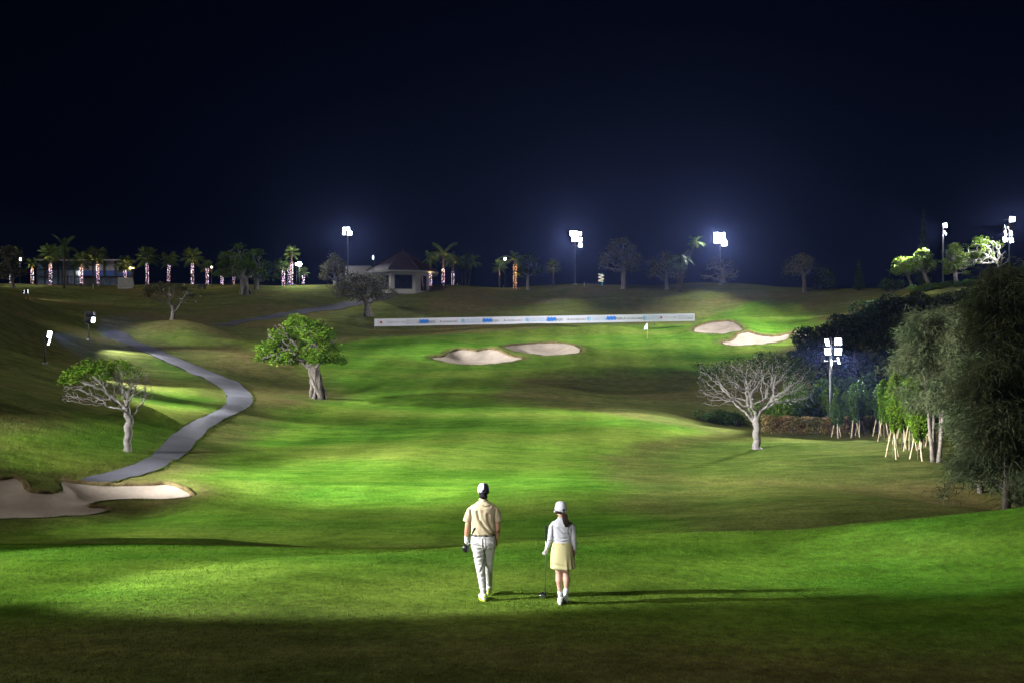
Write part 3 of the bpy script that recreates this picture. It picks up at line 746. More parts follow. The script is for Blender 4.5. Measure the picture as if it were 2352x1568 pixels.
def grow(attr, trunk, step, dk, di=1e9, wob=0.25, g=None, up=0.0, maxit=220):
    pos = [np.array(p, float) for p in trunk]; par = [-1] + list(range(len(trunk) - 1))
    P = np.array(pos); A = np.array(attr)
    d = np.linalg.norm(A[:, None] - P[None], axis=2); near = d.argmin(1); nd = d.min(1)
    P = list(P)
    for it in range(maxit):
        if len(A) == 0: break
        PA = np.array(P)
        use = nd < di
        if not use.any(): break
        dirs = A[use] - PA[near[use]]; dirs /= np.linalg.norm(dirs, axis=1)[:, None] + 1e-9
        acc = np.zeros((len(P), 3)); np.add.at(acc, near[use], dirs)
        act = np.unique(near[use]); new = []
        for a in act:
            v = acc[a]; L = np.linalg.norm(v)
            if L < 1e-6: continue
            v = v / L + g.normal(size=3) * wob; v[2] += up; v /= np.linalg.norm(v)
            new.append((PA[a] + v * step, int(a)))
        if not new: break
        NP = np.array([q[0] for q in new])
        base = len(P)
        for q, a in new: P.append(q); par.append(a)
        dn = np.linalg.norm(A[:, None] - NP[None], axis=2); k = dn.argmin(1); m = dn.min(1)
        better = m < nd; near = np.where(better, base + k, near); nd = np.where(better, m, nd)
        keep = nd > dk; A = A[keep]; near = near[keep]; nd = nd[keep]
    return np.array(P), np.array(par)

def limb_mesh(P, par, r_base, tip=0.012, expo=2.3, sides=6, flare=0.0):
    n = len(P); ch = [[] for _ in range(n)]
    for i in range(1, n): ch[par[i]].append(i)
    rad = np.zeros(n)
    for i in range(n - 1, -1, -1):
        rad[i] = (sum(rad[c] ** expo for c in ch[i]) ** (1 / expo)) if ch[i] else 1.0
    rad = rad / rad[0]
    rad = np.maximum(r_base * rad, tip)
    mb = MB()
    stack = [(0, None)]
    while stack:
        i, p = stack.pop()
        pts = [] ; rr = []
        if p is not None: pts.append(P[p]); rr.append(min(rad[p], rad[i] * 1.15))
        cur = i
        while True:
            pts.append(P[cur]); rr.append(rad[cur])
            if not ch[cur]: break
            cs = sorted(ch[cur], key=lambda c: -rad[c])
            for c in cs[1:]: stack.append((c, cur))
            cur = cs[0]
        if flare and i == 0:
            for k in range(min(3, len(rr))): rr[k] *= 1 + flare * (1 - k / 3) ** 2
        if len(pts) > 1:
            rmax = max(rr); sd = 10 if rmax > 0.18 else (sides if rmax > 0.05 else 4)
            mb.tube(pts, rr, sd, cap=False)
    return mb, rad, ch

def tree(name, base, crown, trunk_r, fork, label, cat='tree', group=None, n_attr=350, step=0.3, style='umbrella',
         leaves=4000, leaf_size=0.16, leaf_from=0.3, spread=0.35, leaf_mat=None, bark=None, wob=0.25, seed=1, expo=2.0, tip=0.014, flare=0.5,
         strands=0, lean=0.0, hollow=0.45, side=None, trunk_top=None, depth=0.8, clump=0.22):
    """base: world point. crown: (cx, ztop, zbot, halfw) in metres relative to the base. fork: (x, z)."""
    g = np.random.default_rng(seed)
    cx, zt, zb, hw = crown
    # attraction points
    A = []
    while len(A) < n_attr:
        u = g.uniform(-1, 1, 3)
        if math.sin(3.4 * u[0] + seed) * math.sin(3.8 * u[1] + 2 * seed) + 0.4 * math.sin(6 * u[0] - 5 * u[1] + seed) < -0.38: continue   # gaps in the crown
        if style == 'umbrella':
            u[2] = g.uniform(0, 1)
            r = math.sqrt(u[0] ** 2 + u[1] ** 2 + u[2] ** 2)
            if r > 1 or r < hollow: continue
            p = (cx + u[0] * hw, u[1] * hw * depth, zb + u[2] * (zt - zb))
        elif style == 'vase':           # wide flat top, open underside
            r2 = math.hypot(u[0], u[1])
            if r2 > 1: continue
            top = zt - (zt - zb) * (0.30 + 0.12 * math.sin(3 * u[0] + seed)) * r2 ** 2; bot = zb + (zt - zb) * 0.55 * (1 - r2) * g.uniform(0.3, 1.2)
            p = (cx + u[0] * hw, u[1] * hw * depth, bot + (top - bot) * g.uniform() ** 0.6)
        else:
            r = math.sqrt((u ** 2).sum())
            if r > 1 or r < 0.35: continue
            p = (cx + u[0] * hw, u[1] * hw * depth, (zt + zb) / 2 + u[2] * (zt - zb) / 2)
        A.append(p)
    fx, fz = fork
    k = max(3, int(fz / step))
    tr = [(fx * (i / k) ** 1.4 + 0.05 * math.sin(i * 1.3 + seed), 0.04 * math.sin(i * 1.7), -0.15 + (fz + 0.15) * i / k) for i in range(k + 1)]
    P, par = grow(A, tr, step, step * 1.6, wob=wob, g=g)
    mb, rad, ch = limb_mesh(P, par, trunk_r, tip=tip, expo=expo, flare=flare)
    root = empty(name, base); tag(root, label, cat, group)
    if strands:
        for sidx in range(strands):
            a0 = 2 * math.pi * sidx / strands; pts = []; rr = []
            for i in range(9):
                t = i / 8; z = -0.1 + fz * 1.15 * t
                a = a0 + 0.5 * math.sin(t * 4 + sidx) ; q = trunk_r * (1.15 - 0.42 * t + 0.3 * (1 - t) ** 3) + 0.05 * math.sin(9 * t + sidx * 2)
                pts.append((fx * t ** 1.4 + q * math.cos(a), q * math.sin(a), z)); rr.append(trunk_r * (0.30 + 0.10 * math.sin(sidx * 3 + i)) * (1.1 - 0.5 * t))
            mb.tube(pts, rr, 6)
    mb.build('trunk', bark or M_BARK_M, root, True)
    # foliage gathered round the twigs
    tipn = np.array([i for i in range(len(P)) if (len(ch[i]) == 0 or rad[i] < trunk_r * 0.12)])
    zz = P[tipn, 2]; thr = zb + (zt - zb) * leaf_from
    if style == 'vase':          # leaves follow the dome, ragged along their lower edge
        r2 = np.clip(np.hypot((P[tipn, 0] - cx) / hw, P[tipn, 1] / (hw * depth)), 0, 1.2)
        thr = zt - (zt - zb) * 0.35 * r2 ** 2 - (1 - leaf_from) * (zt - zb)
    thr = thr + (zt - zb) * 0.13 * np.sin(P[tipn, 0] * 4.1 / hw * 2 + seed) * np.sin(P[tipn, 1] * 5.3 / hw * 2 + 1.7)
    w = np.clip((zz - thr) / max(0.01, (zt - zb) * 0.15), 0, 1)
    if side is not None: w = w * np.clip(0.5 + (P[tipn, 0] - cx) / hw * side, 0.04, 1)
    if w.sum() > 0 and leaves > 0:
        cl = g.choice(tipn, size=max(40, int(len(tipn) * clump)), p=w / w.sum())
        wt = g.uniform(0.3, 1.7, len(cl)); pick = cl[g.choice(len(cl), size=leaves, p=wt / wt.sum())]
        # clumps: leaves share a few centres so gaps stay open
        jit = g.normal(size=(leaves, 3)) * spread * np.array([1, 1, 0.6])
        cent = P[pick] + jit
        V, F = leaf_quads(cent, leaf_size, g)
        o = big_mesh('crown', V, F, leaf_mat or M_LEAF_D, root)
    return root

def px_tree(name, bx, by, dmin, crown_px, trunk_px, fork_px, label, dist=None, **kw):
    if dist: x = (bx - 1176) / FPX * dist; b = (x, dist, float(Hm(x, dist)))
    else: b = G(bx, by, dmin)
    s = FPX / b[1]; by2 = HOR - (b[2] - CAM_H) * s
    cx, yt, yb, hw = crown_px
    return tree(name, b, ((cx - bx) / s, (by2 - yt) / s, (by2 - yb) / s, hw / s), trunk_px / 2 / s, ((fork_px[0] - bx) / s, (by2 - fork_px[1]) / s), label, **kw)

def build_trees():
    # three specimen trees in the valley
    px_tree('umbrella_tree', 292, 1037, 30, (252, 825, 935, 108), 17, (297, 962), 'leaning pale barked umbrella tree with green leaves only on top, beside the cart path',
            n_attr=2000, step=0.13, style='vase', leaves=3600, leaf_size=0.08, leaf_from=0.84, spread=0.15, leaf_mat=M_LEAF_G, bark=M_BARK_W, wob=0.38, seed=11, expo=1.85, tip=0.007, side=-0.55, flare=0.6)
    px_tree('banyan_tree', 731, 914, 60, (692, 728, 834, 106), 24, (720, 848), 'dense green banyan with a thick twisted trunk beside the bend of the path',
            n_attr=1000, step=0.22, style='umbrella', leaves=23000, leaf_size=0.12, leaf_from=-0.05, spread=0.27, leaf_mat=M_LEAF_G, bark=M_BARK_D, wob=0.3, seed=5, strands=11, tip=0.02, hollow=0.3, flare=0.5)
    px_tree('umbrella_tree', 1738, 1030, 40, (1735, 806, 945, 136), 17, (1738, 962), 'wide bare limbed umbrella tree with a thin dark top in front of the hedge',
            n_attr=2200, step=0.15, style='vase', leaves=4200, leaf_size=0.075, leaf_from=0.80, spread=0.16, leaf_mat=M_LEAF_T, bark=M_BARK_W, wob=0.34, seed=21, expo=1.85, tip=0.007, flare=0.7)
    # trees on the far slope
    px_tree('umbrella_tree', 395, 743, 128, (395, 652, 705, 62), 9, (398, 716), 'bare V shaped umbrella tree alone on the brown slope',
            n_attr=650, step=0.32, style='vase', leaves=1500, leaf_size=0.16, leaf_from=0.75, spread=0.3, leaf_mat=M_LEAF_B, bark=M_BARK_M, seed=31, expo=1.9, tip=0.018)
    px_tree('umbrella_tree', 846, 727, 128, (832, 624, 690, 84), 15, (843, 700), 'dark twiggy umbrella tree with entwined trunks below the pavilion',
            n_attr=900, step=0.34, style='umbrella', leaves=6000, leaf_size=0.17, leaf_from=0.12, spread=0.4, leaf_mat=M_LEAF_B, bark=M_BARK_M, seed=33, expo=1.95, tip=0.03, strands=4, hollow=0.3)
    # trees along the ridge
    RG = 'trees along the ridge'
    def rt(bx, by, d, crown, tw, fork, lab, **kw):
        base = dict(n_attr=420, step=0.38, style='umbrella', leaves=3200, leaf_size=0.2, leaf_from=0.0, spread=0.45, leaf_mat=M_LEAF_B, bark=M_BARK_W, tip=0.035, group=RG, hollow=0.25); base.update(kw)
        return px_tree('ridge_tree', bx, by, 150, crown, tw, fork, lab, dist=d, **base)
    rt(563, 669, 176, (548, 561, 640, 52), 17, (560, 640), 'round green topped tree with several stems near the lit palm trunks', leaf_mat=M_LEAF_G, strands=5, seed=41, leaves=5200)
    rt(588, 668, 181, (593, 570, 645, 24), 10, (590, 640), 'dark tree tucked behind the round green topped tree', leaf_mat=M_LEAF_D, seed=42, leaves=2600)
    rt(1432, 659, 181, (1428, 551, 625, 60), 11, (1432, 625), 'large round headed dim tree with a forked trunk on the bare ridge', seed=43, leaves=4200)
    rt(1532, 661, 180, (1523, 581, 640, 42), 9, (1530, 632), 'smaller forked dim tree beside the coconut palms', seed=44, leaves=2200)
    rt(1213, 663, 183, (1216, 582, 635, 26), 7, (1212, 630), 'slim twin stemmed dark tree beside the orange lit palm', seed=45, leaves=1700, leaf_mat=M_LEAF_D)
    rt(1848, 666, 172, (1838, 582, 632, 37), 9, (1846, 632), 'two trunked tree with a sparse flat crown near the conifer', seed=46, leaves=1700, bark=M_BARK_M)
    rt(1888, 667, 174, (1890, 615, 660, 26), 5, (1888, 650), 'low dark tree behind the two trunked tree', seed=47, leaves=1600, leaf_mat=M_LEAF_D)
    rt(1662, 656, 186, (1655, 585, 645, 48), 11, (1661, 630), 'bare dim tree behind the brightest floodlight pole', seed=48, leaves=500, leaf_size=.13)
    rt(770, 657, 188, (768, 580, 645, 28), 7, (770, 640), 'dusky tree with a warm lit top beside the white block', seed=49, leaves=3000, leaf_mat=M_LEAF_B)
    rt(655, 658, 192, (645, 590, 640, 18), 5, (652, 640), 'thin dark tree behind the three close lit palm trunks', seed=50, leaves=1400, leaf_mat=M_LEAF_D)
    rt(30, 668, 176, (24, 560, 640, 26), 6, (28, 625), 'dusky tree at the end of the row of lit palms', seed=52, leaves=3000, leaf_mat=M_LEAF_B)
    rt(2048, 667, 168, (2047, 638, 664, 22), 5, (2048, 655), 'low dark bushy tree at the edge of the hilltop grove', seed=53, leaves=1300, leaf_mat=M_LEAF_D)
    # hilltop grove on the right, lit by its floodlights
    HG = 'trees of the lit hilltop grove'
    def ht(bx, by, d, crown, tw, fork, lab, **kw):
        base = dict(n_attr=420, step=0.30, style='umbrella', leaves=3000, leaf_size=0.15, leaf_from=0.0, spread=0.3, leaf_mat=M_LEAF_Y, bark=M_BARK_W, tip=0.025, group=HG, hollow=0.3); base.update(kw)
        return px_tree('hilltop_tree', bx, by, 100, crown, tw, fork, lab, dist=d, **base)
    ht(2094, 665, 142, (2078, 590, 632, 32), 6, (2086, 632), 'small leaning tree with bright leaves at the outer end of the hilltop grove', seed=61)
    ht(2132, 664, 140, (2120, 573, 625, 38), 8, (2124, 630), 'bright leafed tree with a curved pale trunk in the hilltop grove', seed=62, leaves=3800)
    ht(2198, 664, 138, (2192, 556, 630, 34), 9, (2193, 625), 'upright leafy tree next to the slim floodlight pole', seed=63, leaves=4200)
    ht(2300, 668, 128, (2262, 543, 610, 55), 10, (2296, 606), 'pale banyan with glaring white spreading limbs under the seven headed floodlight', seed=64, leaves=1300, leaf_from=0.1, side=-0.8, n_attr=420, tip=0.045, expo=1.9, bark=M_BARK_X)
    # conifers
    def conifer(px, by, d, top, hw, lab, seed, n=5200):
        g = np.random.default_rng(seed); x = (px - 1176) / FPX * d; b = (x, d, float(Hm(x, d))); s = FPX / d
        Ht = (HOR - top) / s + CAM_H - b[2]; r = hw / s
        root = empty('conifer', b); tag(root, lab, 'tree')
        MB().tube([(0, 0, -0.3), (0, 0, Ht * 0.5), (0, 0, Ht * 0.97)], [0.22, 0.14, 0.02], 7).build('trunk', M_BARK_D, root, True)
        t = g.uniform(0.06, 1, n); a = g.uniform(0, 2 * math.pi, n); rr = r * (1 - t) ** 0.8 * (0.35 + 0.65 * np.sqrt(g.uniform(0, 1, n))) * (0.75 + 0.25 * np.sin(t * 60))
        c = np.stack([rr * np.cos(a), rr * np.sin(a), t * Ht - rr * 0.15], 1)
        V, F = leaf_quads(c, 0.2, g, aspect=0.3); big_mesh('crown', V, F, M_LEAF_D, root)
    conifer(1973, 668, 172, 598, 17, 'narrow pointed conifer standing alone on the dark ridge', 71)
    conifer(2121, 668, 185, 482, 22, 'very tall faint conifer behind the hilltop grove', 72, 7000)

# ---- shrubs
def shrub_mesh(seed, n, leaf, squash=0.75, lobes=7):
    g = np.random.default_rng(seed)
    L = np.column_stack([g.normal(size=(lobes, 2)) * 0.38, g.uniform(0.25, 0.75, lobes)]); lr = g.uniform(0.3, 0.55, lobes)
    k = g.integers(0, lobes, n); d = rand_dirs(n, g); q = g.uniform(0.55, 1, n) ** 0.5
    c = L[k] + d * (lr[k] * q)[:, None]; c[:, 2] = np.abs(c[:, 2]) * squash * 1.3
    V, F = leaf_quads(c, leaf, g, up=0.35)
    o = big_mesh('foliage_source', V, F, None); me = o.data; bpy.data.objects.remove(o)
    return me
def stem_mesh(seed):
    g = np.random.default_rng(seed); mb = MB()
    for i in range(6):
        a = g.uniform(0, 6.28); mb.tube([(0.05 * math.cos(a), 0.05 * math.sin(a), -0.25), (0.2 * math.cos(a), 0.2 * math.sin(a), 0.3), (0.42 * math.cos(a), 0.42 * math.sin(a), 0.7)], [0.035, 0.025, 0.008], 5)
    o = mb.build('stem_source', None, None, True); me = o.data; bpy.data.objects.remove(o); return me
SHRUBS = {}
def shrub(loc, size, hgt, label, leaf_mat, variant=0, group=None, name='shrub', leaf=0.07, n=1800, cat='shrub'):
    key = (variant, leaf_mat.name, leaf, n)
    if key not in SHRUBS:
        fm = shrub_mesh(100 + variant, n, leaf); fm.materials.clear(); fm.materials.append(leaf_mat)
        sm = stem_mesh(200 + variant); sm.materials.clear(); sm.materials.append(M_BARK_D); SHRUBS[key] = (fm, sm)
    fm, sm = SHRUBS[key]
    root = empty(name, loc, random.uniform(0, 6.28)); root.scale = (size, size, hgt); tag(root, label, cat, group)
    link(bpy.data.objects.new('foliage', fm), root); link(bpy.data.objects.new('stem', sm), root)
    return root

def build_shrubs():
    reg = [(1872,772),(1900,742),(1960,722),(2010,698),(2090,670),(2200,660),(2352,620),(2420,700),(2420,1000),(2230,1000),(2080,940),(2060,890),(1960,885),(1880,870),(1840,830)]
    g = np.random.default_rng(3); pts = []; tries = 0
    rp = np.array(reg, float)
    while len(pts) < 62 and tries < 4000:
        tries += 1
        x, y = g.uniform(1840, 2420), g.uniform(625, 1000)
        if sdist(np.array([x]), np.array([y]), rp)[0] < 4: continue
        w = np.array(hit(x, y + (48 if y < 800 else 20), 60))
        if any(np.hypot(*(w[:2] - q[:2])) < 3.3 for q in pts): continue
        pts.append(w)
    for i, w in enumerate(pts):
        sz = g.uniform(2.3, 3.6); h = sz * g.uniform(0.75, 1.15)
        lab = ('dark shrub high in the thicket below the lit hilltop trees' if w[1] > 112 else 'dark shrub in the thicket right behind the five headed floodlight' if w[0] < 37 else 'dark shrub in the thicket hidden behind the casuarinas')
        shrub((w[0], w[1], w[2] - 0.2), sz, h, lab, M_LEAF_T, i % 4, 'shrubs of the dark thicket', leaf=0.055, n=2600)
    # crest of the thicket seen against the bright turf
    for i, (x, y, sz) in enumerate([(1885, 790, 2.0), (1905, 765, 2.4), (1935, 755, 2.6), (1840, 800, 1.7), (1965, 742, 2.6), (2000, 725, 2.8), (2035, 705, 3), (2065, 690, 2.8), (1860, 812, 2), (1830, 825, 2)]):
        w = hit(x, y + 26, 60)
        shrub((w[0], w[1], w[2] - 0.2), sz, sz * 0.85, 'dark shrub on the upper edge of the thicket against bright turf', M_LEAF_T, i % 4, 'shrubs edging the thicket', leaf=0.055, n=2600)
    # greener shrubs behind the hedge
    for i, (x, y, d, sz, h) in enumerate([(1795, 960, 90, 2.2, 2.6), (1825, 960, 92, 2.4, 3.2), (1858, 958, 92, 2.6, 3.9), (1890, 958, 93, 2.6, 4.2), (1925, 958, 92, 2.4, 4.3), (1955, 958, 92, 2.6, 4.6), (1990, 958, 92, 2.5, 4.5), (2020, 958, 92, 2.5, 4.4), (2050, 958, 92, 2.5, 4.2)]):
        X = (x - 1176) / FPX * d
        shrub((X, d, float(Hm(X, d)) - 0.1), sz, h * 0.95, 'tall green shrub growing behind the brown hedge', M_LEAF_G if i < 4 else M_LEAF_D, i % 4, 'green shrubs behind the hedge', leaf=0.05, n=3200)
    for x, y in [(1635, 968), (1652, 970), (1672, 974), (1692, 978)]:
        w = hit(x, y, 50); shrub((w[0], w[1], w[2] - 0.1), 1.3, 1.15, 'low dark shrub in the dip beside the bare limbed tree', M_LEAF_D, random.randrange(4), 'low shrubs in the dip', leaf=0.06, n=2200)
    for x in (2110, 2125, 2150, 2175, 2205, 2225):
        w = ((x - 1176) / FPX * 135, 135.0); shrub((w[0], w[1], float(Hm(*w)) - 0.2), 1.5, 1.0, 'lit shrub at the feet of the hilltop trees', M_LEAF_G, random.randrange(4), 'shrubs under the hilltop grove', leaf=0.06, n=2200)
    # hedge
    a = W(1752, 995, 80); b = W(2055, 985, 84); g = np.random.default_rng(9)
    A = np.array(a[:2]); B = np.array(b[:2]); Lh = np.linalg.norm(B - A); root = empty('clipped_hedge', (A[0], A[1], float(Hm(*A))))
    tag(root, 'long clipped brown hedge in front of the tall green shrubs', 'hedge')
    n = 15000; t = g.uniform(0, 1, n); w = g.uniform(-0.45, 0.45, n); h = g.uniform(0.05, 1, n) ** 0.8 * (1.42 + 0.06 * np.sin(t * 40))
    D = (B - A) / Lh; nn = np.array([-D[1], D[0]]); c2 = A + t[:, None] * (B - A) + w[:, None] * nn
    c = np.column_stack([c2 - A, Hm(c2[:, 0], c2[:, 1]) - root.location.z + h])
    V, F = leaf_quads(c, 0.075, g, up=0.1); big_mesh('foliage', V, F, M_HEDGE, root)
    mb = MB()
    for k in range(int(Lh / 0.5)):
        p = A + D * (0.25 + k * 0.5); z = float(Hm(*p)) - root.location.z
        mb.tube([(p[0] - A[0], p[1] - A[1], z - .1), (p[0] - A[0] + g.uniform(-.1, .1), p[1] - A[1], z + 1.2)], [0.025, 0.012], 5)
    mb.build('stems', M_BARK_D, root)
    # young trees held by timber stakes
    SG = 'staked saplings beside the hedge'
    spots = [(1922, 1004, 1.0, 3.2, M_LEAF_D, 0), (1962, 1004, 0.9, 4.2, M_LEAF_D, 0), (1985, 992, 0.8, 3.8, M_LEAF_D, 0), (2036, 996, 1.0, 4.0, M_LEAF_D, 0),
             (2052, 1050, 0.62, 4.9, M_LEAF_G, 1), (2072, 1030, 0.6, 3.6, M_LEAF_G, 0), (2108, 1054, 0.75, 3.5, M_LEAF_G, 1), (2090, 1034, 0.6, 4.4, M_LEAF_G, 0), (2122, 1030, 0.6, 3.4, M_LEAF_D, 0), (2140, 1026, 0.6, 3.2, M_LEAF_D, 0), (2062, 1018, .7, 4.6, M_LEAF_G, 0), (2084, 1012, .7, 4.2, M_LEAF_G, 0), (2030, 1012, .7, 4.2, M_LEAF_G, 0), (2112, 1022, .7, 4.4, M_LEAF_G, 0), (1975, 1000, .8, 4.4, M_LEAF_D, 0), (2018, 1000, .7, 4.0, M_LEAF_D, 0), (2005, 990, .8, 3.6, M_LEAF_D, 0), (1942, 994, .8, 3.4, M_LEAF_D, 0)]
    for i, (x, y, r, h, lm, near) in enumerate(spots):
        w = hit(x, y, 40); root = empty('staked_sapling', w, g.uniform(0, 6.28))
        lab = 'leafy staked sapling on the lawn with bright leaves, among the stakes by the dark pines' if lm is M_LEAF_G else 'dull staked sapling in front of the brown hedge'
        tag(root, lab, 'sapling', SG)
        MB().tube([(0, 0, -0.1), (0.03, 0.02, h * 0.5), (0, 0, h * 0.93)], [0.035, 0.025, 0.008], 6).build('trunk', M_BARK_M, root, True)
        n = 2600; t = g.uniform(0.28, 1, n); a = g.uniform(0, 6.28, n); q = r * 0.60 * np.sqrt(g.uniform(0, 1, n)) * np.sin(np.clip((t - 0.24) / 0.78, 0, 1) * math.pi) ** 0.6 * (1 + .3 * np.sin(a * 3 + t * 9))
        c = np.column_stack([q * np.cos(a), q * np.sin(a), t * h]); V, F = leaf_quads(c, 0.075, g, up=0.2); big_mesh('crown', V, F, lm, root)
        for k in range(3):
            a = k * 2.1 + 0.3; MB().tube([(0.48 * math.cos(a), 0.48 * math.sin(a), -0.25), (0.10 * math.cos(a), 0.10 * math.sin(a), 1.55 + 0.1 * (k % 2))], 0.036, 7).build('stake', M_TIMBER, root)
        MB().tube([(0.14 * math.cos(t), 0.14 * math.sin(t), 1.42) for t in np.linspace(0, 6.28, 9)], 0.02, 5).build('tie', M_BARK_D, root)

# ---- casuarinas
def casuarina(base, H, spread, label, seed, n_limb=46, trunks=1, low=0.12, sprays=5200, group=None, lean=0.0):
    g = np.random.default_rng(seed); root = empty('casuarina', base); tag(root, label, 'tree', group)
    mb = MB(); tips = []
    for tk in range(trunks):
        a = tk * 2.4 + 0.6; off = 0.35 * (trunks > 1)
        pts = [(off * math.cos(a) * (0.4 + 2.2 * t) + lean * t * t * H, off * math.sin(a) * (0.4 + 2.2 * t), -0.25 + (H * 0.93 + .25) * t) for t in np.linspace(0, 1, 9)]
        r0 = 0.13 if trunks == 1 else 0.12
        mb.tube(pts, [r0 * (1.35 if i == 0 else 1) * (1 - 0.11 * i) for i in range(9)], 9)
        for k in range(n_limb // trunks):
            t = low + (0.97 - low) * g.uniform() ** 0.85; i = min(7, int(t * 8)); f = t * 8 - i
            p = np.array(pts[i]) * (1 - f) + np.array(pts[i + 1]) * f
            az = g.uniform(0, 6.28); L = spread * (1.05 - 0.72 * t) * (0.45 + 1.0 * g.uniform() ** 1.6); el = g.uniform(0.1, 0.95)
            q = [p]; d = np.array([math.cos(az) * math.cos(el), math.sin(az) * math.cos(el), math.sin(el)])
            for s in range(6):
                d = d + np.array([0, 0, -0.10]) + g.normal(size=3) * 0.14; d /= np.linalg.norm(d); q.append(q[-1] + d * L / 6)
            mb.tube(q, [0.055 * (1 - t * 0.5) * (1 - 0.15 * s) + 0.004 for s in range(7)], 5, cap=False)
            for s in range(2, 7):
                for _ in range(2): tips.append((q[s], d))
    mb.build('trunk', M_BARK_M if trunks > 1 else M_BARK_D, root, True)
    # feathery drooping sprays of thin needles
    T = np.array([t[0] for t in tips]); n = sprays * 4
    k = g.integers(0, len(T), n); o = T[k] + g.normal(size=(n, 3)) * np.array([0.30, 0.30, 0.24])
    out = o - np.array([0, 0, H * 0.5]); out[:, 2] = 0; out /= np.linalg.norm(out, axis=1)[:, None] + 1e-6
    dr = out * g.uniform(0.2, 0.9, (n, 1)) + g.normal(size=(n, 3)) * 0.45 + np.array([0, 0, -0.35]); dr /= np.linalg.norm(dr, axis=1)[:, None]
    Ln = g.uniform(0.22, 0.55, n)[:, None]; sd = np.cross(dr, rand_dirs(n, g)); sd /= np.linalg.norm(sd, axis=1)[:, None] + 1e-9; wd = 0.017
    V = np.stack([o - sd * wd, o + sd * wd, o + dr * Ln], 1).reshape(-1, 3)
    big_mesh('crown', V, np.arange(n * 3).reshape(n, 3), M_NEEDLE, root)
    return root
def build_casuarinas():
    CG = 'casuarinas along the edge of the lawn'
    casuarina(G(2312, 1182, 32), 9.2, 2.7, 'tallest feathery casuarina whose dark trunk stands just beyond the lit tee edge', 81, group=CG, sprays=13000, n_limb=100, low=0.04)
    casuarina(G(2150, 1060, 40), 8.6, 3.4, 'multi stemmed casuarina with pale trunks beside the staked saplings', 82, trunks=4, low=0.32, group=CG, sprays=7000, n_limb=64)
    casuarina(G(2252, 1130, 34), 6.8, 2.6, 'smaller casuarina with a thin crooked stem between the two big ones', 83, low=0.08, group=CG, sprays=6000, n_limb=60)
    x = 30.5; casuarina((x, 55, float(Hm(x, 55))), 8.6, 3.4, 'dense casuarina at the back of the group reaching up the dark slope', 84, low=0.05, group=CG, sprays=9000, n_limb=70)
    x = 27; casuarina((x, 62, float(Hm(x, 62))), 8.8, 3.4, 'casuarina behind the multi stemmed one with reddish outer twigs', 85, low=0.12, group=CG, sprays=8000, n_limb=64)
    x = 25.5; casuarina((x, 47, float(Hm(x, 47))), 8.0, 3.0, 'low branched casuarina hiding the foot of the dark slope', 86, low=0.04, group=CG, sprays=8000, n_limb=64)
    x = 40; casuarina((x, 74, float(Hm(x, 74))), 8.0, 3.4, 'distant casuarina below the seven headed floodlight', 87, low=0.08, group=CG, sprays=8000, n_limb=64)

# ---- palms
def fan_crown(seed, r, n_leaf=26, feather=False):
    g = np.random.default_rng(seed); V = []; F = []
    def tri(a, b, c): i = len(V); V.extend([a, b, c]); F.append((i, i + 1, i + 2))
    for k in range(n_leaf):
        az = k * 2.399 + g.uniform(-.2, .2); el = R(g.uniform(-50, 75)) if not feather else R(g.uniform(5, 80))
        d = np.array([math.cos(az) * math.cos(el), math.sin(az) * math.cos(el), math.sin(el)])
        side = np.array([-math.sin(az), math.cos(az), 0]); nrm = np.cross(d, side)
        if feather:
            p = np.zeros(3); q = [p]; dd = d.copy(); L = r * g.uniform(0.85, 1.15)
            for s in range(9): dd = dd + np.array([0, 0, -0.17]); dd /= np.linalg.norm(dd); q.append(q[-1] + dd * L / 9)
            for s in range(9):
                a, b = q[s], q[s + 1]; w = side * 0.03; tri(a - w, a + w, b)
                for u in (0.0, 0.5):
                    c = a + (b - a) * u; ll = L * 0.26 * math.sin((s + u + 0.8) / 10.2 * math.pi) ** 0.6
                    for sg in (-1, 1):
                        e = c + side * sg * ll * 0.75 + (b - a) / np.linalg.norm(b - a) * ll * 0.55 - np.array([0, 0, ll * 0.45])
                        tri(c, c + (b - a) * 0.45, e)
        else:
            st = r * 0.42; c = d * st; w = side * 0.025; tri(-w, w, c)
            droop = np.array([0, 0, -1.0])
            for j in range(13):
                a = R(-105 + 210 * j / 12); v = d * math.cos(a) + side * math.sin(a); ll = r * 0.62 * (0.75 + 0.25 * math.cos(a))
                a2 = a + R(8); v2 = d * math.cos(a2) + side * math.sin(a2); m = c + (v + v2) * 0.5 * ll * 0.62
                e = c + v * ll + droop * ll * 0.28
                tri(c, c + v2 * ll * 0.55, e); tri(c, c + v * ll * 0.55 - v2 * 0.02, e)
    o = mesh_obj('fronds_source', V, F, M_PALM); me = o.data; bpy.data.objects.remove(o); return me
LED = [mat('led_white', (1, 1, 1), emit=(1.0, 0.85, 0.90), estr=6.0), mat('led_pink', (1, .5, .8), emit=(0.95, 0.45, 0.85), estr=4.0),
       mat('led_amber', (1, .6, .3), emit=(1.0, 0.42, 0.18), estr=4.0), mat('led_blue', (.4, .4, 1), emit=(0.35, 0.35, 1.0), estr=6.0)]
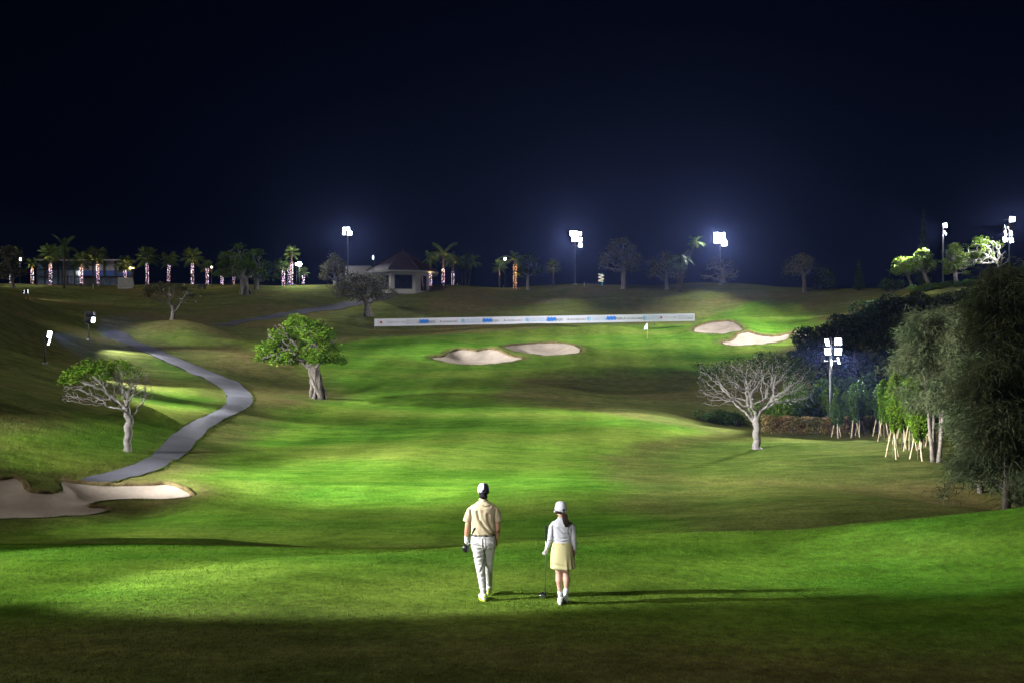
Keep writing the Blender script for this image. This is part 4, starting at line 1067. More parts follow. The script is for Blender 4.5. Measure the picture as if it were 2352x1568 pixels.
def string_lights(root, z0, z1, path, rad, seed, mats=None, n=None):
    g = np.random.default_rng(seed); mb = MB(); n = n or int((z1 - z0) * 27)
    for i in range(n):
        z = g.uniform(z0, z1); a = g.uniform(0, 6.28); x, y = path(z)
        c = (x + rad * math.cos(a), y + rad * math.sin(a), z); r = g.uniform(0.022, 0.04)
        vs = [(c[0] + r, c[1], c[2]), (c[0] - r, c[1], c[2]), (c[0], c[1] + r, c[2]), (c[0], c[1] - r, c[2]), (c[0], c[1], c[2] + r * 1.2), (c[0], c[1], c[2] - r * 1.2)]
        mb.add(vs, [(0, 2, 4), (2, 1, 4), (1, 3, 4), (3, 0, 4), (2, 0, 5), (1, 2, 5), (3, 1, 5), (0, 3, 5)], int(g.choice(4, p=[.42, .26, .18, .14])))
    o = mb.build('string_lights', mats or LED, root); o['kind'] = 'stuff'
    return o
CROWNS = {}
def palm(px, py, d, crown_y, crown_r, label, lights=None, lean=0.0, feather=False, tr=0.21, uplight=0, group=None, seed=0, crown=True, name='fan_palm', led_mats=None, upcol=(1.0, 0.62, 0.25), up_lab=''):
    up_lab = up_lab or ' '.join(label.split()[:8])
    x = (px - 1176) / FPX * d; b = (x, d, float(Hm(x, d))); s = FPX / d
    zc = CAM_H + (HOR - crown_y) / s - b[2]; r = crown_r / s
    root = empty(name, b); tag(root, label, 'palm', group)
    path = lambda z: (lean * (z / max(zc, .1)) ** 1.5, 0.0)
    mb = MB(); k = 8
    mb.tube([(*path(max(0, zc * i / k)), zc * i / k - (0.4 if i == 0 else 0)) for i in range(k + 1)], [tr * (1.15 - 0.35 * i / k) for i in range(k + 1)], 9)
    mb.build('trunk', M_PALMT, root, True)
    if crown:
        key = (feather, seed % 3)
        if key not in CROWNS: CROWNS[key] = fan_crown(seed % 3 + (10 if feather else 0), 1.0, 15 if feather else 24, feather)
        c = link(bpy.data.objects.new('crown', CROWNS[key]), root); c.location = (*path(zc), zc); c.scale = (r * 1.2, r * 1.2, r * 1.2); c.rotation_euler = (0, 0, seed * 1.1)
    if lights:
        z1 = CAM_H + (HOR - lights[0]) / s - b[2]; z0 = max(0.05, CAM_H + (HOR - lights[1]) / s - b[2])
        string_lights(root, z0, z1, path, tr * 1.1, seed + 300, led_mats)
    if uplight:
        u = empty('garden_uplight', (b[0] + 0.8, b[1] - 1.0, float(Hm(b[0] + .8, b[1] - 1.0)))); tag(u, 'small warm uplight below the ' + up_lab, 'uplight', 'garden uplights under the palms')
        bpy.context.view_layer.update()
        MB().tube([(0, 0, -0.1), (0, 0, 0.12)], [0.05, 0.05], 8).build('stand', M_HOUSE, u)
        hd = MB(); hd.tube([(0, 0, 0.12), (-0.03, 0.05, 0.28)], [0.07, 0.09], 10); hd.build('lamp_head', M_HOUSE, u)
        MB().sphere((-0.035, 0.055, 0.285), (0.07, 0.07, 0.03), 8, 5).build('lens', M_WARM, u)
        spot(u, (b[0] + .74, b[1] - .9, u.location.z + 0.4), (b[0] + path(zc)[0], b[1] - 0.2, b[2] + zc), uplight * 4.2, 30, 0.6, 0.06, upcol)
    return root
M_WARM = mat('warm_lamp_glass', (1, .8, .5), emit=(1.0, 0.66, 0.30), estr=12.0)
def build_palms():
    PG = 'palms with light wrapped trunks along the ridge'
    def P(px, crown_y, r, lights, lab, up=0, **k): return palm(px, 655, k.pop('d', 187), crown_y, r, lab, lights, uplight=up, group=PG, **k)
    P(25, 585, 22, (628, 650), 'fan palm with a short lit trunk at the far end beside the dusky tree', seed=1)
    P(74, 605, 15, (618, 651), 'short fan palm with lit trunk at the dark end of the glass building', 900, seed=2)
    P(116, 582, 25, (605, 654), 'fan palm with lit trunk in front of the left glass bay of the building', 1100, seed=3)
    P(187, 600, 22, (614, 653), 'fan palm with lit trunk where the glass meets the pale wall of the building', 800, seed=4)
    P(226, 588, 25, (608, 653), 'fan palm with a bent lit trunk and a golden crown before the blue stripe', 1900, seed=5, lean=-.3)
    P(287, 607, 22, (622, 640), 'fan palm rising behind the pale concrete block', 0, seed=6)
    P(338, 590, 26, (605, 653), 'dark green fan palm with lit trunk just past the end of the building', 250, seed=7, upcol=(0.8, 1.0, .7))
    P(387, 597, 22, (608, 646), 'fan palm with a slightly leaning lit trunk above the bare V shaped tree', 600, seed=8, lean=.2)
    P(442, 590, 24, (606, 656), 'fan palm with lit trunk beside the small unlit lamp mast', 900, seed=9)
    P(476, 612, 16, (614, 656), 'stout lit palm trunk with a dark crown beside the yellow lamp post', 0, seed=10)
    P(510, 625, 13, (627, 656), 'short lit palm trunk next to the round green topped tree', 0, seed=11, d=188)
    P(537, 604, 16, (607, 656), 'lit palm trunk half hidden by the round green topped tree', 0, seed=12, d=190)
    P(651, 612, 14, (616, 657), 'outer of the three close lit palm trunks', 0, seed=13)
    P(664, 608, 12, (611, 657), 'middle of the three close lit palm trunks', 0, seed=14, d=189)
    P(670, 580, 18, (604, 657), 'tallest of the three close lit palm trunks with a golden crown', 1200, seed=15)
    P(697, 626, 14, (632, 657), 'short lit palm beside the bright ridge lamp', 0, seed=16)
    P(989, 598, 22, (625, 657), 'palm with a lit trunk against the end wall of the pavilion', 900, seed=17, feather=True, d=181)
    P(1018, 586, 42, (617, 660), 'largest feathery palm with a lit trunk beyond the pavilion', 1500, seed=18, feather=True, d=184)
    P(1040, 597, 28, (624, 660), 'feathery palm with a lit trunk at the outer end beyond the pavilion', 250, seed=19, feather=True, d=186)
    UG = 'unlit palms along the ridge'
    palm(148, 672, 180, 572, 36, 'tall unlit feathery palm in front of the glass building', None, feather=True, seed=20, group=UG, tr=.2, name='feather_palm')
    palm(1147, 662, 188, 612, 18, 'small warm lit palm beside the little white lamp', None, uplight=900, seed=21, group=UG, tr=.14)
    palm(1183, 664, 184, 596, 36, 'feathery palm with an orange glowing trunk', (607, 664), feather=True, uplight=3200, seed=22, group=UG, tr=.28, name='feather_palm', led_mats=[LED[2]] * 4)
    palm(1271, 660, 188, 612, 18, 'slender dusky palm between the orange palm and the floodlight pole', None, uplight=500, seed=23, group=UG, tr=.16)
    for i, (px, cy, r, ln) in enumerate([(1062, 602, 26, -.5), (1070, 596, 26, .1), (1077, 604, 24, .6)]):
        palm(px, 660, 186, cy, r, 'slender stem of the palm clump beyond the lit palms', None, feather=True, seed=24 + i, group='palm clump beyond the pavilion', tr=.12, lean=ln, name='feather_palm')
    CGp = 'coconut palms on the bare ridge'
    for i, (px, cy, r, ln, lab) in enumerate([(1564, 556, 20, 2.5, 'tallest coconut palm with a long leaning stem'), (1561, 594, 28, .3, 'bushy upright coconut palm of the clump'), (1559, 606, 22, -.9, 'short coconut palm bending away from the tall one'), (1563, 612, 20, -.3, 'thin coconut palm in the middle of the clump')]):
        palm(px, 670, 177.5, cy, r, lab, None, feather=True, seed=30 + i, group=CGp, tr=.12, lean=ln, name='coconut_palm')
build_trees()
build_shrubs()
build_casuarinas()
build_palms()
# ------------------------------------------------------------------ buildings, banner, flag, small things
M_WHITE = mat('white_render_wall', (0.42, 0.40, 0.39), 0.9, var=0.06, scale=1.0)
M_ROOFT = mat('dark_red_roof_tile', (0.036, 0.023, 0.024), 0.8, spec=0.1, var=0.35, scale=1.5, rand=0.3)
M_GLASS = mat('dark_window_glass', (0.015, 0.02, 0.03), 0.08, spec=0.8)
M_FRAME = mat('dark_frame', (0.02, 0.02, 0.022), 0.5)
M_BLUE = mat('blue_stripe_paint', (0.02, 0.07, 0.32), 0.6)
M_GREYW = mat('grey_cladding', (0.30, 0.29, 0.31), 0.8, var=0.08, scale=0.8)
M_VINYL = mat('white_banner_vinyl', (0.66, 0.66, 0.74), 0.6, spec=0.3)
def text_mesh(body, size, material, name, parent, loc, rot, sx=1.0, bold=0.0):
    cu = bpy.data.curves.new('lettering_curve', 'FONT'); cu.body = body; cu.size = size; cu.align_x = 'LEFT'; cu.align_y = 'CENTER'; cu.extrude = 0.004
    cu.offset = bold
    o = bpy.data.objects.new('lettering_curve', cu); link(o); bpy.context.view_layer.update()
    dg = bpy.context.evaluated_depsgraph_get(); me = bpy.data.meshes.new_from_object(o.evaluated_get(dg))
    bpy.data.objects.remove(o); bpy.data.curves.remove(cu)
    me.materials.clear(); me.materials.append(material)
    t = link(bpy.data.objects.new(name, me), parent); t.location = loc; t.rotation_euler = rot; t.scale = (sx, 1, 1)
    return t

def build_banner():
    d = 160.0; s = FPX / d
    A = np.array(W(860, 749.5, d)); B = np.array(W(1596, 737, d)); top = (749.5 - 732.5) / s
    Lb = math.hypot(B[0] - A[0], B[2] - A[2]); ang = math.atan2(B[2] - A[2], B[0] - A[0])
    root = empty('sponsor_banner', tuple(A)); root.rotation_euler = (0, -ang, 0)
    tag(root, 'long white sponsor banner on thin posts behind the putting green', 'banner')
    n = 92; h = top; V = []; F = []
    for i in range(n + 1):
        x = Lb * i / n; wv = 0.03 * math.sin(i * 0.9) + 0.02 * math.sin(i * 2.3)
        V += [(x, wv, 0), (x, wv * 0.3, h), (x, wv + 0.02, 0), (x, wv * 0.3 + 0.02, h)]
    for i in range(n):
        a = i * 4; b = a + 4; F += [(a, b, b + 1, a + 1), (b + 2, a + 2, a + 3, b + 3), (a + 1, b + 1, b + 3, a + 3), (a, a + 2, b + 2, b)]
    mesh_obj('panel', V, F, M_VINYL, root, smooth=False)
    MB().tube([(0, 0.03, h + 0.02), (Lb, 0.03, h + 0.02)], 0.03, 6).build('top_rail', M_POLE_DK, root)
    for k in range(9):
        x = 0.02 + (Lb - .04) * k / 8; wx = A[0] + x * math.cos(ang); zg = float(Hm(wx, d + .08)) - (A[2] + x * math.sin(ang))
        MB().tube([(x, 0.08, zg - 0.3), (x, 0.08, h + 0.05)], 0.04, 7).build('post', M_POLE, root)
    ink_b = mat('bright_blue_ink', (0.02, 0.20, 0.72), 0.6); ink_k = mat('grey_ink', (0.12, 0.12, 0.15), 0.6); ink_l = mat('pale_blue_ink', (0.22, 0.45, 0.68), 0.6); ink_r = mat('red_ink', (0.42, 0.06, 0.05), 0.6); ink_f = mat('faint_ink', (0.30, 0.29, 0.36), 0.6)
    rot = (R(90), 0, 0); y = -0.075
    xs = lambda px: (px - 860) / 736 * Lb
    def emblem(px, r, m, nm):
        mb = MB(); cx = xs(px); cz = h * 0.52
        mb.tube([(cx, y - .004, cz), (cx, y + .01, cz)], r, 18); mb.build(nm, m, root)
    def scribble(px0, px1):
        mb = MB(); x0, x1 = xs(px0), xs(px1); pts = []; k = 16
        for i in range(k + 1):
            t = i / k; amp = h * 0.27 * (0.75 + 0.25 * math.sin(i * 2.1))
            pts.append((x0 + (x1 - x0) * t + (0.10 if i % 2 else -0.05), y, h * 0.54 + (amp if i % 2 else -amp)))
        for i in range(k):
            a = Vector(pts[i]); b = Vector(pts[i + 1]); dd = (b - a); L = dd.length; nn = Vector((-dd.z, 0, dd.x)) / L * 0.10; yo = Vector((0, -0.0015 * i, 0))
            mb.add([a - nn + yo, b - nn + yo, b + nn + yo, a + nn + yo], [(0, 1, 2, 3)])
        mb.build('brush_mark', ink_b, root)
    def globe(px):
        emblem(px, h * 0.27, ink_l, 'round_emblem')
        mb = MB(); cx = xs(px); mb.tube([(cx + h * .1 * math.sin(t * 3), y - .012, h * .35 + h * .34 * t) for t in np.linspace(0, 1, 6)], 0.05, 5); mb.build('emblem_mark', M_VINYL, root)
    def txt(px, zf, body, size, m, width_px):
        t = text_mesh(body, size, m, 'lettering', root, (xs(px), y, h * zf), rot)
        w = max(v.co.x for v in t.data.vertices) if len(t.data.vertices) else 1; t.scale = (width_px / 736 * Lb / w, 1, 1)
    # opening emblem, event title and date lines
    emblem(876, h * 0.16, ink_r, 'red_emblem'); txt(888, 0.5, 'プロゴルフツアー沖縄', 0.30, ink_f, 64 * .5 + 10)
    txt(964 - 0 - 31, 0.66, '2025.2.5  オフィシャル', 0.30, ink_f, 44); txt(933, 0.36, '2025.3.15  沖縄開催', 0.30, ink_f, 42)
    # shift of the repeating block of sponsor marks
    for x in (984 - 20, 1110, 1257, 1394):
        scribble(x, x + 19); txt(x + 20, 0.44, 'PGM.', 0.52, ink_k, 17)
    for x in (1010, 1157, 1303, 1432):
        txt(x, 0.48, 'A', 0.52, ink_k, 5); txt(x + 7, 0.46, 'ACCORDIA GOLF', 0.33, ink_k, 35)
    for x in (1065, 1212, 1353, 1481):
        globe(x); txt(x + 7, 0.66, 'PGM ACCORDIA', 0.22, ink_l, 31); txt(x + 7, 0.38, 'CHARITY GOLF', 0.34, ink_l, 33)
    emblem(1519, h * 0.16, ink_r, 'red_emblem'); txt(1527, 0.48, 'プロゴルフツアー沖縄', 0.30, ink_f, 26)
    txt(1557, 0.66, '2025.2.5  オフィシャル', 0.30, ink_f, 36); txt(1557, 0.36, '2025.3.15  沖縄開催', 0.30, ink_f, 34)

def build_flag():
    b = G(1487, 777.5, 110); s = FPX / b[1]
    root = empty('flagstick', b); tag(root, 'white flag on a thin stick in the putting green hole', 'flag')
    Hf = 35 / s
    MB().tube([(0, 0, -0.1), (0, 0, Hf * 0.55)], 0.03, 8).build('lower_stick', mat('stick_red', (0.55, 0.12, 0.08), 0.5), root)
    MB().tube([(0, 0, Hf * 0.55), (0, 0, Hf)], 0.028, 8).build('upper_stick', mat('stick_white', (0.75, 0.75, 0.72), 0.5), root)
    # the flag hangs folded from the top
    V = []; F = []; n = 6
    for i in range(n + 1):
        t = i / n
        for j in range(6):
            u = j / 5
            V.append((-0.46 * u * (0.25 + 0.75 * math.sin(min(1, t * 1.25) * 1.6)) + 0.10 * t * (1 - u) * 0.3, 0.09 * math.sin(u * 5 + t * 2), Hf - 0.02 - t * 0.78 - 0.12 * u * t))
    for i in range(n):
        for j in range(5): a = i * 6 + j; F.append((a, a + 1, a + 7, a + 6))
    f = mesh_obj('flag', V, F, mat('flag_cloth', (0.75, 0.75, 0.78), 0.8, trans=0.3), root, True)
    mo = f.modifiers.new('thick', 'SOLIDIFY'); mo.thickness = 0.008
    MB().tube([(0, 0, 0.012), (0, 0, 0.016)], 0.07, 12).build('cup', M_FRAME, root)

def build_pavilion():
    d = 178.0; s = FPX / d; cx = (912 - 1176) / FPX * d + 0.3; cy = d + 6.0
    gz = float(Hm(cx + 1, d)); z0 = gz - 0.5
    root = empty('pavilion', (cx, cy, z0)); tag(root, 'low white pavilion with a dark red hipped tile roof on the ridge', 'building')
    zz = lambda py, dd=d: CAM_H + (HOR - py) / (FPX / dd) - z0
    ze = zz(624); za = zz(577, cy); Rw = 5.4; Re = 6.8; N = 8; a0 = R(22.5 + 8)
    cor = lambda r, k: (r * math.cos(a0 + 2 * math.pi * k / N), r * math.sin(a0 + 2 * math.pi * k / N))
    zb = zz(667) - 0.6
    # walls: one panel per side with openings on the sides facing the course
    for k in range(N):
        p = Vector((*cor(Rw, k), 0)); q = Vector((*cor(Rw, k + 1), 0)); m = (p + q) / 2; Lw = (q - p).length; ang = math.atan2(q.y - p.y, q.x - p.x)
        front = m.y < 0
        hw = 1.55; hh0, hh1 = zb + 0.9, ze - 0.45
        if front and m.x > 3.2: hw = 0.75; hh0 = zb + 0.7
        wl = MB(); rotm = Matrix.Rotation(ang, 3, 'Z')
        def bx(x0, x1, za_, zb_, th=0.25, off=0.0): wl.box((rotm @ Vector(((x0 + x1) / 2, off, 0))) + Vector((m.x, m.y, (za_ + zb_) / 2)), (x1 - x0, th, zb_ - za_), rotm)
        if front:
            bx(-Lw / 2, -hw, zb, ze); bx(hw, Lw / 2, zb, ze); bx(-hw, hw, hh1, ze); bx(-hw, hw, zb, hh0)
        else: bx(-Lw / 2, Lw / 2, zb, ze)
        wo = wl.build('wall', M_WHITE, root)
        if front:
            w = MB(); w.box((rotm @ Vector((0, 0.06, 0))) + Vector((m.x, m.y, (hh0 + hh1) / 2)), (hw * 2, 0.03, hh1 - hh0), rotm); wi = w.build('window', M_GLASS, root)
            fr = MB()
            for xx in (-hw + .05, hw - .05) + ((-hw / 3, hw / 3) if hw > 1 else ()):
                fr.box((rotm @ Vector((xx, 0.0, 0))) + Vector((m.x, m.y, (hh0 + hh1) / 2)), (0.08, 0.10, hh1 - hh0), rotm)
            for zc in (hh0 + .05, hh1 - .05): fr.box((rotm @ Vector((0, 0.002, 0))) + Vector((m.x, m.y, zc)), (hw * 2 - .16, 0.09, 0.08), rotm)
            fr.build('frame', M_FRAME, wi)
    # eaves and roof
    ev = MB(); n0 = len(ev.v)
    top = [(*cor(Re, k), ze + 0.32) for k in range(N)]; bot = [(*cor(Re, k), ze + 0.02) for k in range(N)]; inn = [(*cor(Rw - .2, k), ze + 0.05) for k in range(N)]
    ev.add(top + bot + inn, [(k, (k + 1) % N, N + (k + 1) % N, N + k)[::-1] for k in range(N)] + [(N + k, N + (k + 1) % N, 2 * N + (k + 1) % N, 2 * N + k)[::-1] for k in range(N)])
    ev.build('eaves', M_WHITE, root)
    rf = MB(); apex = Vector((0, 0, za)); rows = 15
    for k in range(N):
        p = Vector((*cor(Re + .15, k), ze + 0.30)); q = Vector((*cor(Re + .15, k + 1), ze + 0.30))
        for r_ in range(rows):
            t0 = r_ / rows; t1 = (r_ + 1.12) / rows
            c = 9
            for j in range(c):
                u0 = j / c; u1 = (j + 0.93) / c
                P0 = p.lerp(q, u0).lerp(apex, min(t0, .985)); P1 = p.lerp(q, u1).lerp(apex, min(t0, .985)); P2 = p.lerp(q, u1).lerp(apex, min(t1, 1)); P3 = p.lerp(q, u0).lerp(apex, min(t1, 1))
                up = Vector((0, 0, 0.09)); rf.add([P0 + up, P1 + up, P2, P3, P0 + up * 0.3, P1 + up * 0.3], [(0, 1, 2, 3), (4, 5, 1, 0)])
    ro = rf.build('roof', M_ROOFT, root); ro['kind'] = 'stuff'
    und = MB(); und.add([(*cor(Re + .1, k), ze + 0.28) for k in range(N)] + [tuple(apex - Vector((0, 0, .06)))], [(k, (k + 1) % N, N) for k in range(N)]); und.build('roof_deck', M_FRAME, root)
    for k in range(N):
        p = Vector((*cor(Re + .15, k), ze + 0.42)); MB().tube([p, p.lerp(apex, .5) + Vector((0, 0, .04)), apex + Vector((0, 0, .08))], 0.11, 6).build('hip_ridge', M_ROOFT, root)
    MB().sphere((0, 0, za + .15), (.2, .2, .3), 8, 6).build('finial', M_ROOFT, root)
    # white block behind
    dd = 196.0; x0 = (793 - 1176) / FPX * dd; x1 = (850 - 1176) / FPX * dd; zt = CAM_H + (HOR - 612) / FPX * dd; zg = float(Hm((x0 + x1) / 2, dd)) - 1
    b = empty('service_block', ((x0 + x1) / 2, dd, zg)); tag(b, 'plain white flat roofed block behind the pavilion', 'building')
    MB().box((0, 1.5, (zt - zg) / 2), (x1 - x0, 3, zt - zg)).build('wall', M_WHITE, b)
    MB().box((0, 1.5, zt - zg + .06), (x1 - x0 + .2, 3.2, .1)).build('parapet', M_GREYW, b)

def build_club():
    d = 194.0; s = FPX / d; X = lambda px: (px - 1176) / FPX * d; zg = float(Hm(X(190), d)) - 1.5
    Z = lambda py: CAM_H + (HOR - py) / s - zg
    root = empty('clubhouse', (X(190), d, zg)); x0 = X(190)
    tag(root, 'long dim clubhouse with tall glass bays and a blue stripe behind the palms', 'building')
    bx = lambda a, b: ((X(a) + X(b)) / 2 - x0, X(b) - X(a))
    def slab(nm, a, b, y0, y1, m, off=0.0, th=0.4, parent=root):
        c, w = bx(a, b); return MB().box((c, off, (Z(y0) + Z(y1)) / 2), (w, th, abs(Z(y0) - Z(y1))), None).build(nm, m, parent)
    slab('roof_slab', 82, 304, 597, 600, M_GREYW, 0.6, 3.0)
    slab('wall', 187, 302, 600, 622, M_GREYW); slab('wall', 187, 302, 634, 680, M_FRAME, .4); slab('stripe', 187, 302, 622, 634, M_BLUE, -.02)
    slab('wall', 80, 187, 600, 680, M_FRAME, 0.9)
    M_PANE = mat('dim_blue_glass', (0.10, 0.14, 0.20), 0.12, spec=0.7, var=0.5, scale=0.5)
    edges = [84, 100, 114, 130, 140, 152, 168, 186]
    for i in range(7):
        a, b = edges[i], edges[i + 1]
        for (y0, y1) in ((601, 618), (619, 634), (635, 654)):
            w = slab('window', a + .7, b - .7, y0 + .5, y1 - .5, M_PANE, 0.5, .05)
        slab('mullion', b - .6, b + .6, 600, 656, M_FRAME, 0.42, .2)
    for yy in (618.5, 634.5): slab('transom', 84, 185, yy - .4, yy + .4, M_FRAME, 0.40, .12)
    for k in range(8): slab('door_panel', 238 + k * 5, 242 + k * 5, 640, 656, M_PANE, .1, .08)
    for k in range(3): slab('wall_pier', 212 + k * 26, 217 + k * 26, 600, 634, M_FRAME, -.2, .2)
    # lit room behind the glass shown in the photograph
    # pale concrete block in front
    d2 = 183.0; a = W(272, 654, d2); b2 = W(306, 654, d2); zt = CAM_H + (HOR - 637.5) / FPX * d2; z = float(Hm((a[0] + b2[0]) / 2, d2)) - .4
    r2 = empty('concrete_block', ((a[0] + b2[0]) / 2, d2, z)); tag(r2, 'pale concrete block wall standing before the end of the clubhouse', 'block')
    hw = (b2[0] - a[0]) / 2; h = zt - z
    V = [(-hw, -.4, 0), (hw, -.4, 0), (hw - .02, -.4, h * .65), (hw - .25, -.4, h - .06), (-hw + .06, -.4, h)]
    V2 = [(x, .4, q) for x, _, q in V]; mb = MB(); mb.add(V + V2, [(0, 1, 2, 3, 4), (9, 8, 7, 6, 5)] + [(i, i + 5, (i + 1) % 5 + 5, (i + 1) % 5)[::-1] for i in range(5)]); mb.build('block', M_CONC, r2)
    MB().box((0, .0, h * .5 - .3), (2 * hw + .3, .95, .12)).build('base_course', M_CONC, r2)

def post_lamp(px, by, d, top, label, lens=0.16, material=None, power=0, color=(1, 1, 1), globe=True, pole=0.05, group=None):
    x = (px - 1176) / FPX * d; z = float(Hm(x, d)); s = FPX / d; h = CAM_H + (HOR - top) / s - z
    root = empty('lamp_post', (x, d, z)); tag(root, label, 'lamp post', group); bpy.context.view_layer.update()
    MB().tube([(0, 0, -.2), (0, 0, h - lens)], pole, 7).build('pole', M_POLE_DK, root)
    MB().tube([(0, 0, h + lens * .8), (0, 0, h + lens * 1.15)], [lens * .9, lens * .3], 10).build('cap', M_HOUSE, root)
    MB().sphere((0, 0, h), lens, 10, 7).build('lantern', material, root, True)
    if power:
        dl = bpy.data.lights.new('lamp_light', 'POINT'); dl.energy = power; dl.color = color; dl.shadow_soft_size = lens
        o = bpy.data.objects.new('lamp_light', dl); link(o, root); o.location = (0, -lens * 2.5, h)
    return root
def build_small():
    M_COOL = mat('cool_lamp_glass', (1, 1, 1), emit=(0.9, 0.95, 1), estr=25)
    LG = 'lamp posts along the ridge'
    post_lamp(46, 650, 182, 596, 'small cool white lamp post among the palms at the far end of the row', .26, M_COOL, 900, (.9, .95, 1), group=LG)
    post_lamp(688, 656, 184, 607, 'bright white lamp post beside the short lit palm', .42, M_COOL, 2500, (.9, .95, 1), group=LG)
    post_lamp(681, 656, 187, 607, 'fainter lamp just beside the bright white lamp post', .2, M_COOL, 0, group=LG)
    post_lamp(300, 656, 186, 616, 'thin warm lamp post behind the concrete block', .14, M_WARM, 250, (1, .7, .4), group=LG)
    post_lamp(306, 656, 187, 616, 'second warm lamp post at the end of the clubhouse', .12, M_WARM, 0, group=LG)
    post_lamp(486, 660, 184, 614, 'yellow topped lamp post beside the stout lit palm trunk', .15, M_WARM, 200, (1, .7, .3), group=LG)
    post_lamp(1160, 660, 187, 595, 'small white lamp between the two warm lit palms', .2, M_COOL, 250, (1, .95, .9), group=LG)
    # oval light sign by the pavilion
    d = 176.0; x = (857 - 1176) / FPX * d; z = float(Hm(x, d)); s = FPX / d; h = CAM_H + (HOR - 592) / s - z
    r = empty('oval_lamp', (x, d, z)); tag(r, 'oval glowing disc on a thin mast in front of the pavilion roof', 'lamp')
    MB().tube([(.2, 0, -.2), (.2, 0, h + .5)], .04, 7).build('mast', M_POLE_DK, r); MB().tube([(-.1, 0, h + .52), (.3, 0, h + .5)], .03, 6).build('bracket', M_POLE_DK, r)
    MB().sphere((0, 0, h), (.18, .12, .42), 12, 8).build('disc', mat('soft_white_disc', (1, 1, 1), emit=(.8, .85, .95), estr=1.6), r, True)
    # signpost with coloured pointers
    d = 184.0; x = (1381 - 1176) / FPX * d; z = float(Hm(x, d)); r = empty('signpost', (x, d, z)); tag(r, 'colourful signpost with crooked pointer boards on the ridge', 'signpost')
    MB().tube([(.15, 0, -.2), (.15, 0, 2.3)], .07, 7).build('post', mat('teal_glow_paint', (.05, .35, .42), .6, emit=(.05, .35, .42), estr=.35), r)  # paint glows by itself, so post and boards look lit
    mw = mat('board_glow_paint', (.75, .68, .55), .6, emit=(.75, .66, .5), estr=.55)
    for k, (zz, an, w) in enumerate([(2.0, .25, .9), (1.72, -.3, 1.0), (1.42, .3, .9), (1.12, -.25, 1.0), (.85, .1, .9)]):
        MB().box((-.1 + .1 * (k % 2), -.09, zz), (w, .05, .2), Matrix.Rotation(an, 3, 'Y')).build('pointer_board', mw, r)
    # white marker posts
    for px, d in ((214, 182), (423, 183), (1342, 183)):
        x = (px - 1176) / FPX * d; r = empty('marker_post', (x, d, float(Hm(x, d)))); tag(r, 'slim white marker post on the edge of the ridge', 'post', 'white marker posts')
        MB().tube([(0, 0, -.2), (0, 0, .75)], .06, 7).build('post', M_WHITE, r); MB().sphere((0, 0, .75), (.06, .06, .04), 7, 4).build('cap', M_WHITE, r)
    # unlit lamp mast on the brown slope
    b = G(462, 681, 128); s = FPX / b[1]; zz = lambda py: CAM_H + (HOR - py) / s - b[2]
    hs = [((px - 462) / s, .2, zz(py), (-20, 300, 0), .5, False, None) for px, py in ((457, 656), (462, 656), (470, 656), (457, 661), (470, 661))]
    floodlight(b, zz(655), hs, 'short unlit floodlight mast seen from behind on the brown slope', FL_GROUP, arms=[(-.8, .8, zz(658))], r=.07, pole_mat=M_POLE_DK)
    # low lights at the shoulder of the left bank
    for px, py, lab in ((55, 676, 'small lit flood lamp on the shoulder of the dark bank, nearer the cart track'), (64, 680, 'small lit flood lamp just below the other on the shoulder of the dark bank')):
        b = G(px, py + 9, 100); floodlight(b, 1.1, [(.0, -.1, 1.0, (b[0] + 30, b[1] + 22, b[2] + 1), .5, True, (3000, 60, .8))], lab, FL_GROUP, r=.05, pole_mat=M_POLE_DK, plinth=False)
build_banner(); build_flag(); build_pavilion(); build_club(); build_small()
# ------------------------------------------------------------------ people
def remesh_union(mb, voxel, name, material, parent, smooth_it=3, disp=None):
    src = mb.build('blob_source', None, None); src.data.validate()
    m = src.modifiers.new('r', 'REMESH'); m.mode = 'VOXEL'; m.voxel_size = voxel
    sm = src.modifiers.new('s', 'SMOOTH'); sm.factor = 0.5; sm.iterations = smooth_it
    bpy.context.view_layer.update()
    me = bpy.data.meshes.new_from_object(src.evaluated_get(bpy.context.evaluated_depsgraph_get()))
    bpy.data.objects.remove(src)
    if disp is not None:
        n = len(me.vertices); co = np.empty(n * 3, np.float32); me.vertices.foreach_get('co', co); co = co.reshape(-1, 3)
        no = np.empty(n * 3, np.float32); me.vertices.foreach_get('normal', no); no = no.reshape(-1, 3)
        co = co + no * disp(co, no)[:, None]
        me.vertices.foreach_set('co', co.astype(np.float32).ravel()); me.update()
    me.polygons.foreach_set('use_smooth', [True] * len(me.polygons))
    me.materials.clear(); me.materials.append(material); me.name = name
    return link(bpy.data.objects.new(name, me), parent)
def loft(mb, secs, n=28, power=2.0, cap=True):
    """secs: (cx, cy, cz, rx, ry) rings"""
    b = len(mb.v)
    for s in secs:
        cx, cy, cz, rx, ry = s[:5]
        for k in range(n):
            a = 2 * math.pi * k / n; c, q = math.cos(a), math.sin(a)
            x = abs(c) ** (2 / power) * (1 if c > 0 else -1); y = abs(q) ** (2 / power) * (1 if q > 0 else -1)
            mb.v.append((cx + rx * x, cy + ry * y, cz))
    for i in range(len(secs) - 1):
        for k in range(n):
            a = b + i * n + k; c = b + i * n + (k + 1) % n; mb.f.append((a, c, c + n, a + n)); mb.m.append(0)
    if cap:
        mb.f.append(tuple(b + k for k in range(n))[::-1]); mb.m.append(0)
        e = b + (len(secs) - 1) * n; mb.f.append(tuple(e + k for k in range(n))); mb.m.append(0)
    return mb
def dpoly(co, pts):
    """distance in x-z to a polyline"""
    p = co[:, [0, 2]]; d = np.full(len(p), 9.0)
    for a, b in zip(pts[:-1], pts[1:]):
        a = np.array(a); e = np.array(b) - a; t = np.clip(((p - a) @ e) / (e @ e), 0, 1); d = np.minimum(d, np.linalg.norm(p - a - t[:, None] * e, axis=1))
    return d
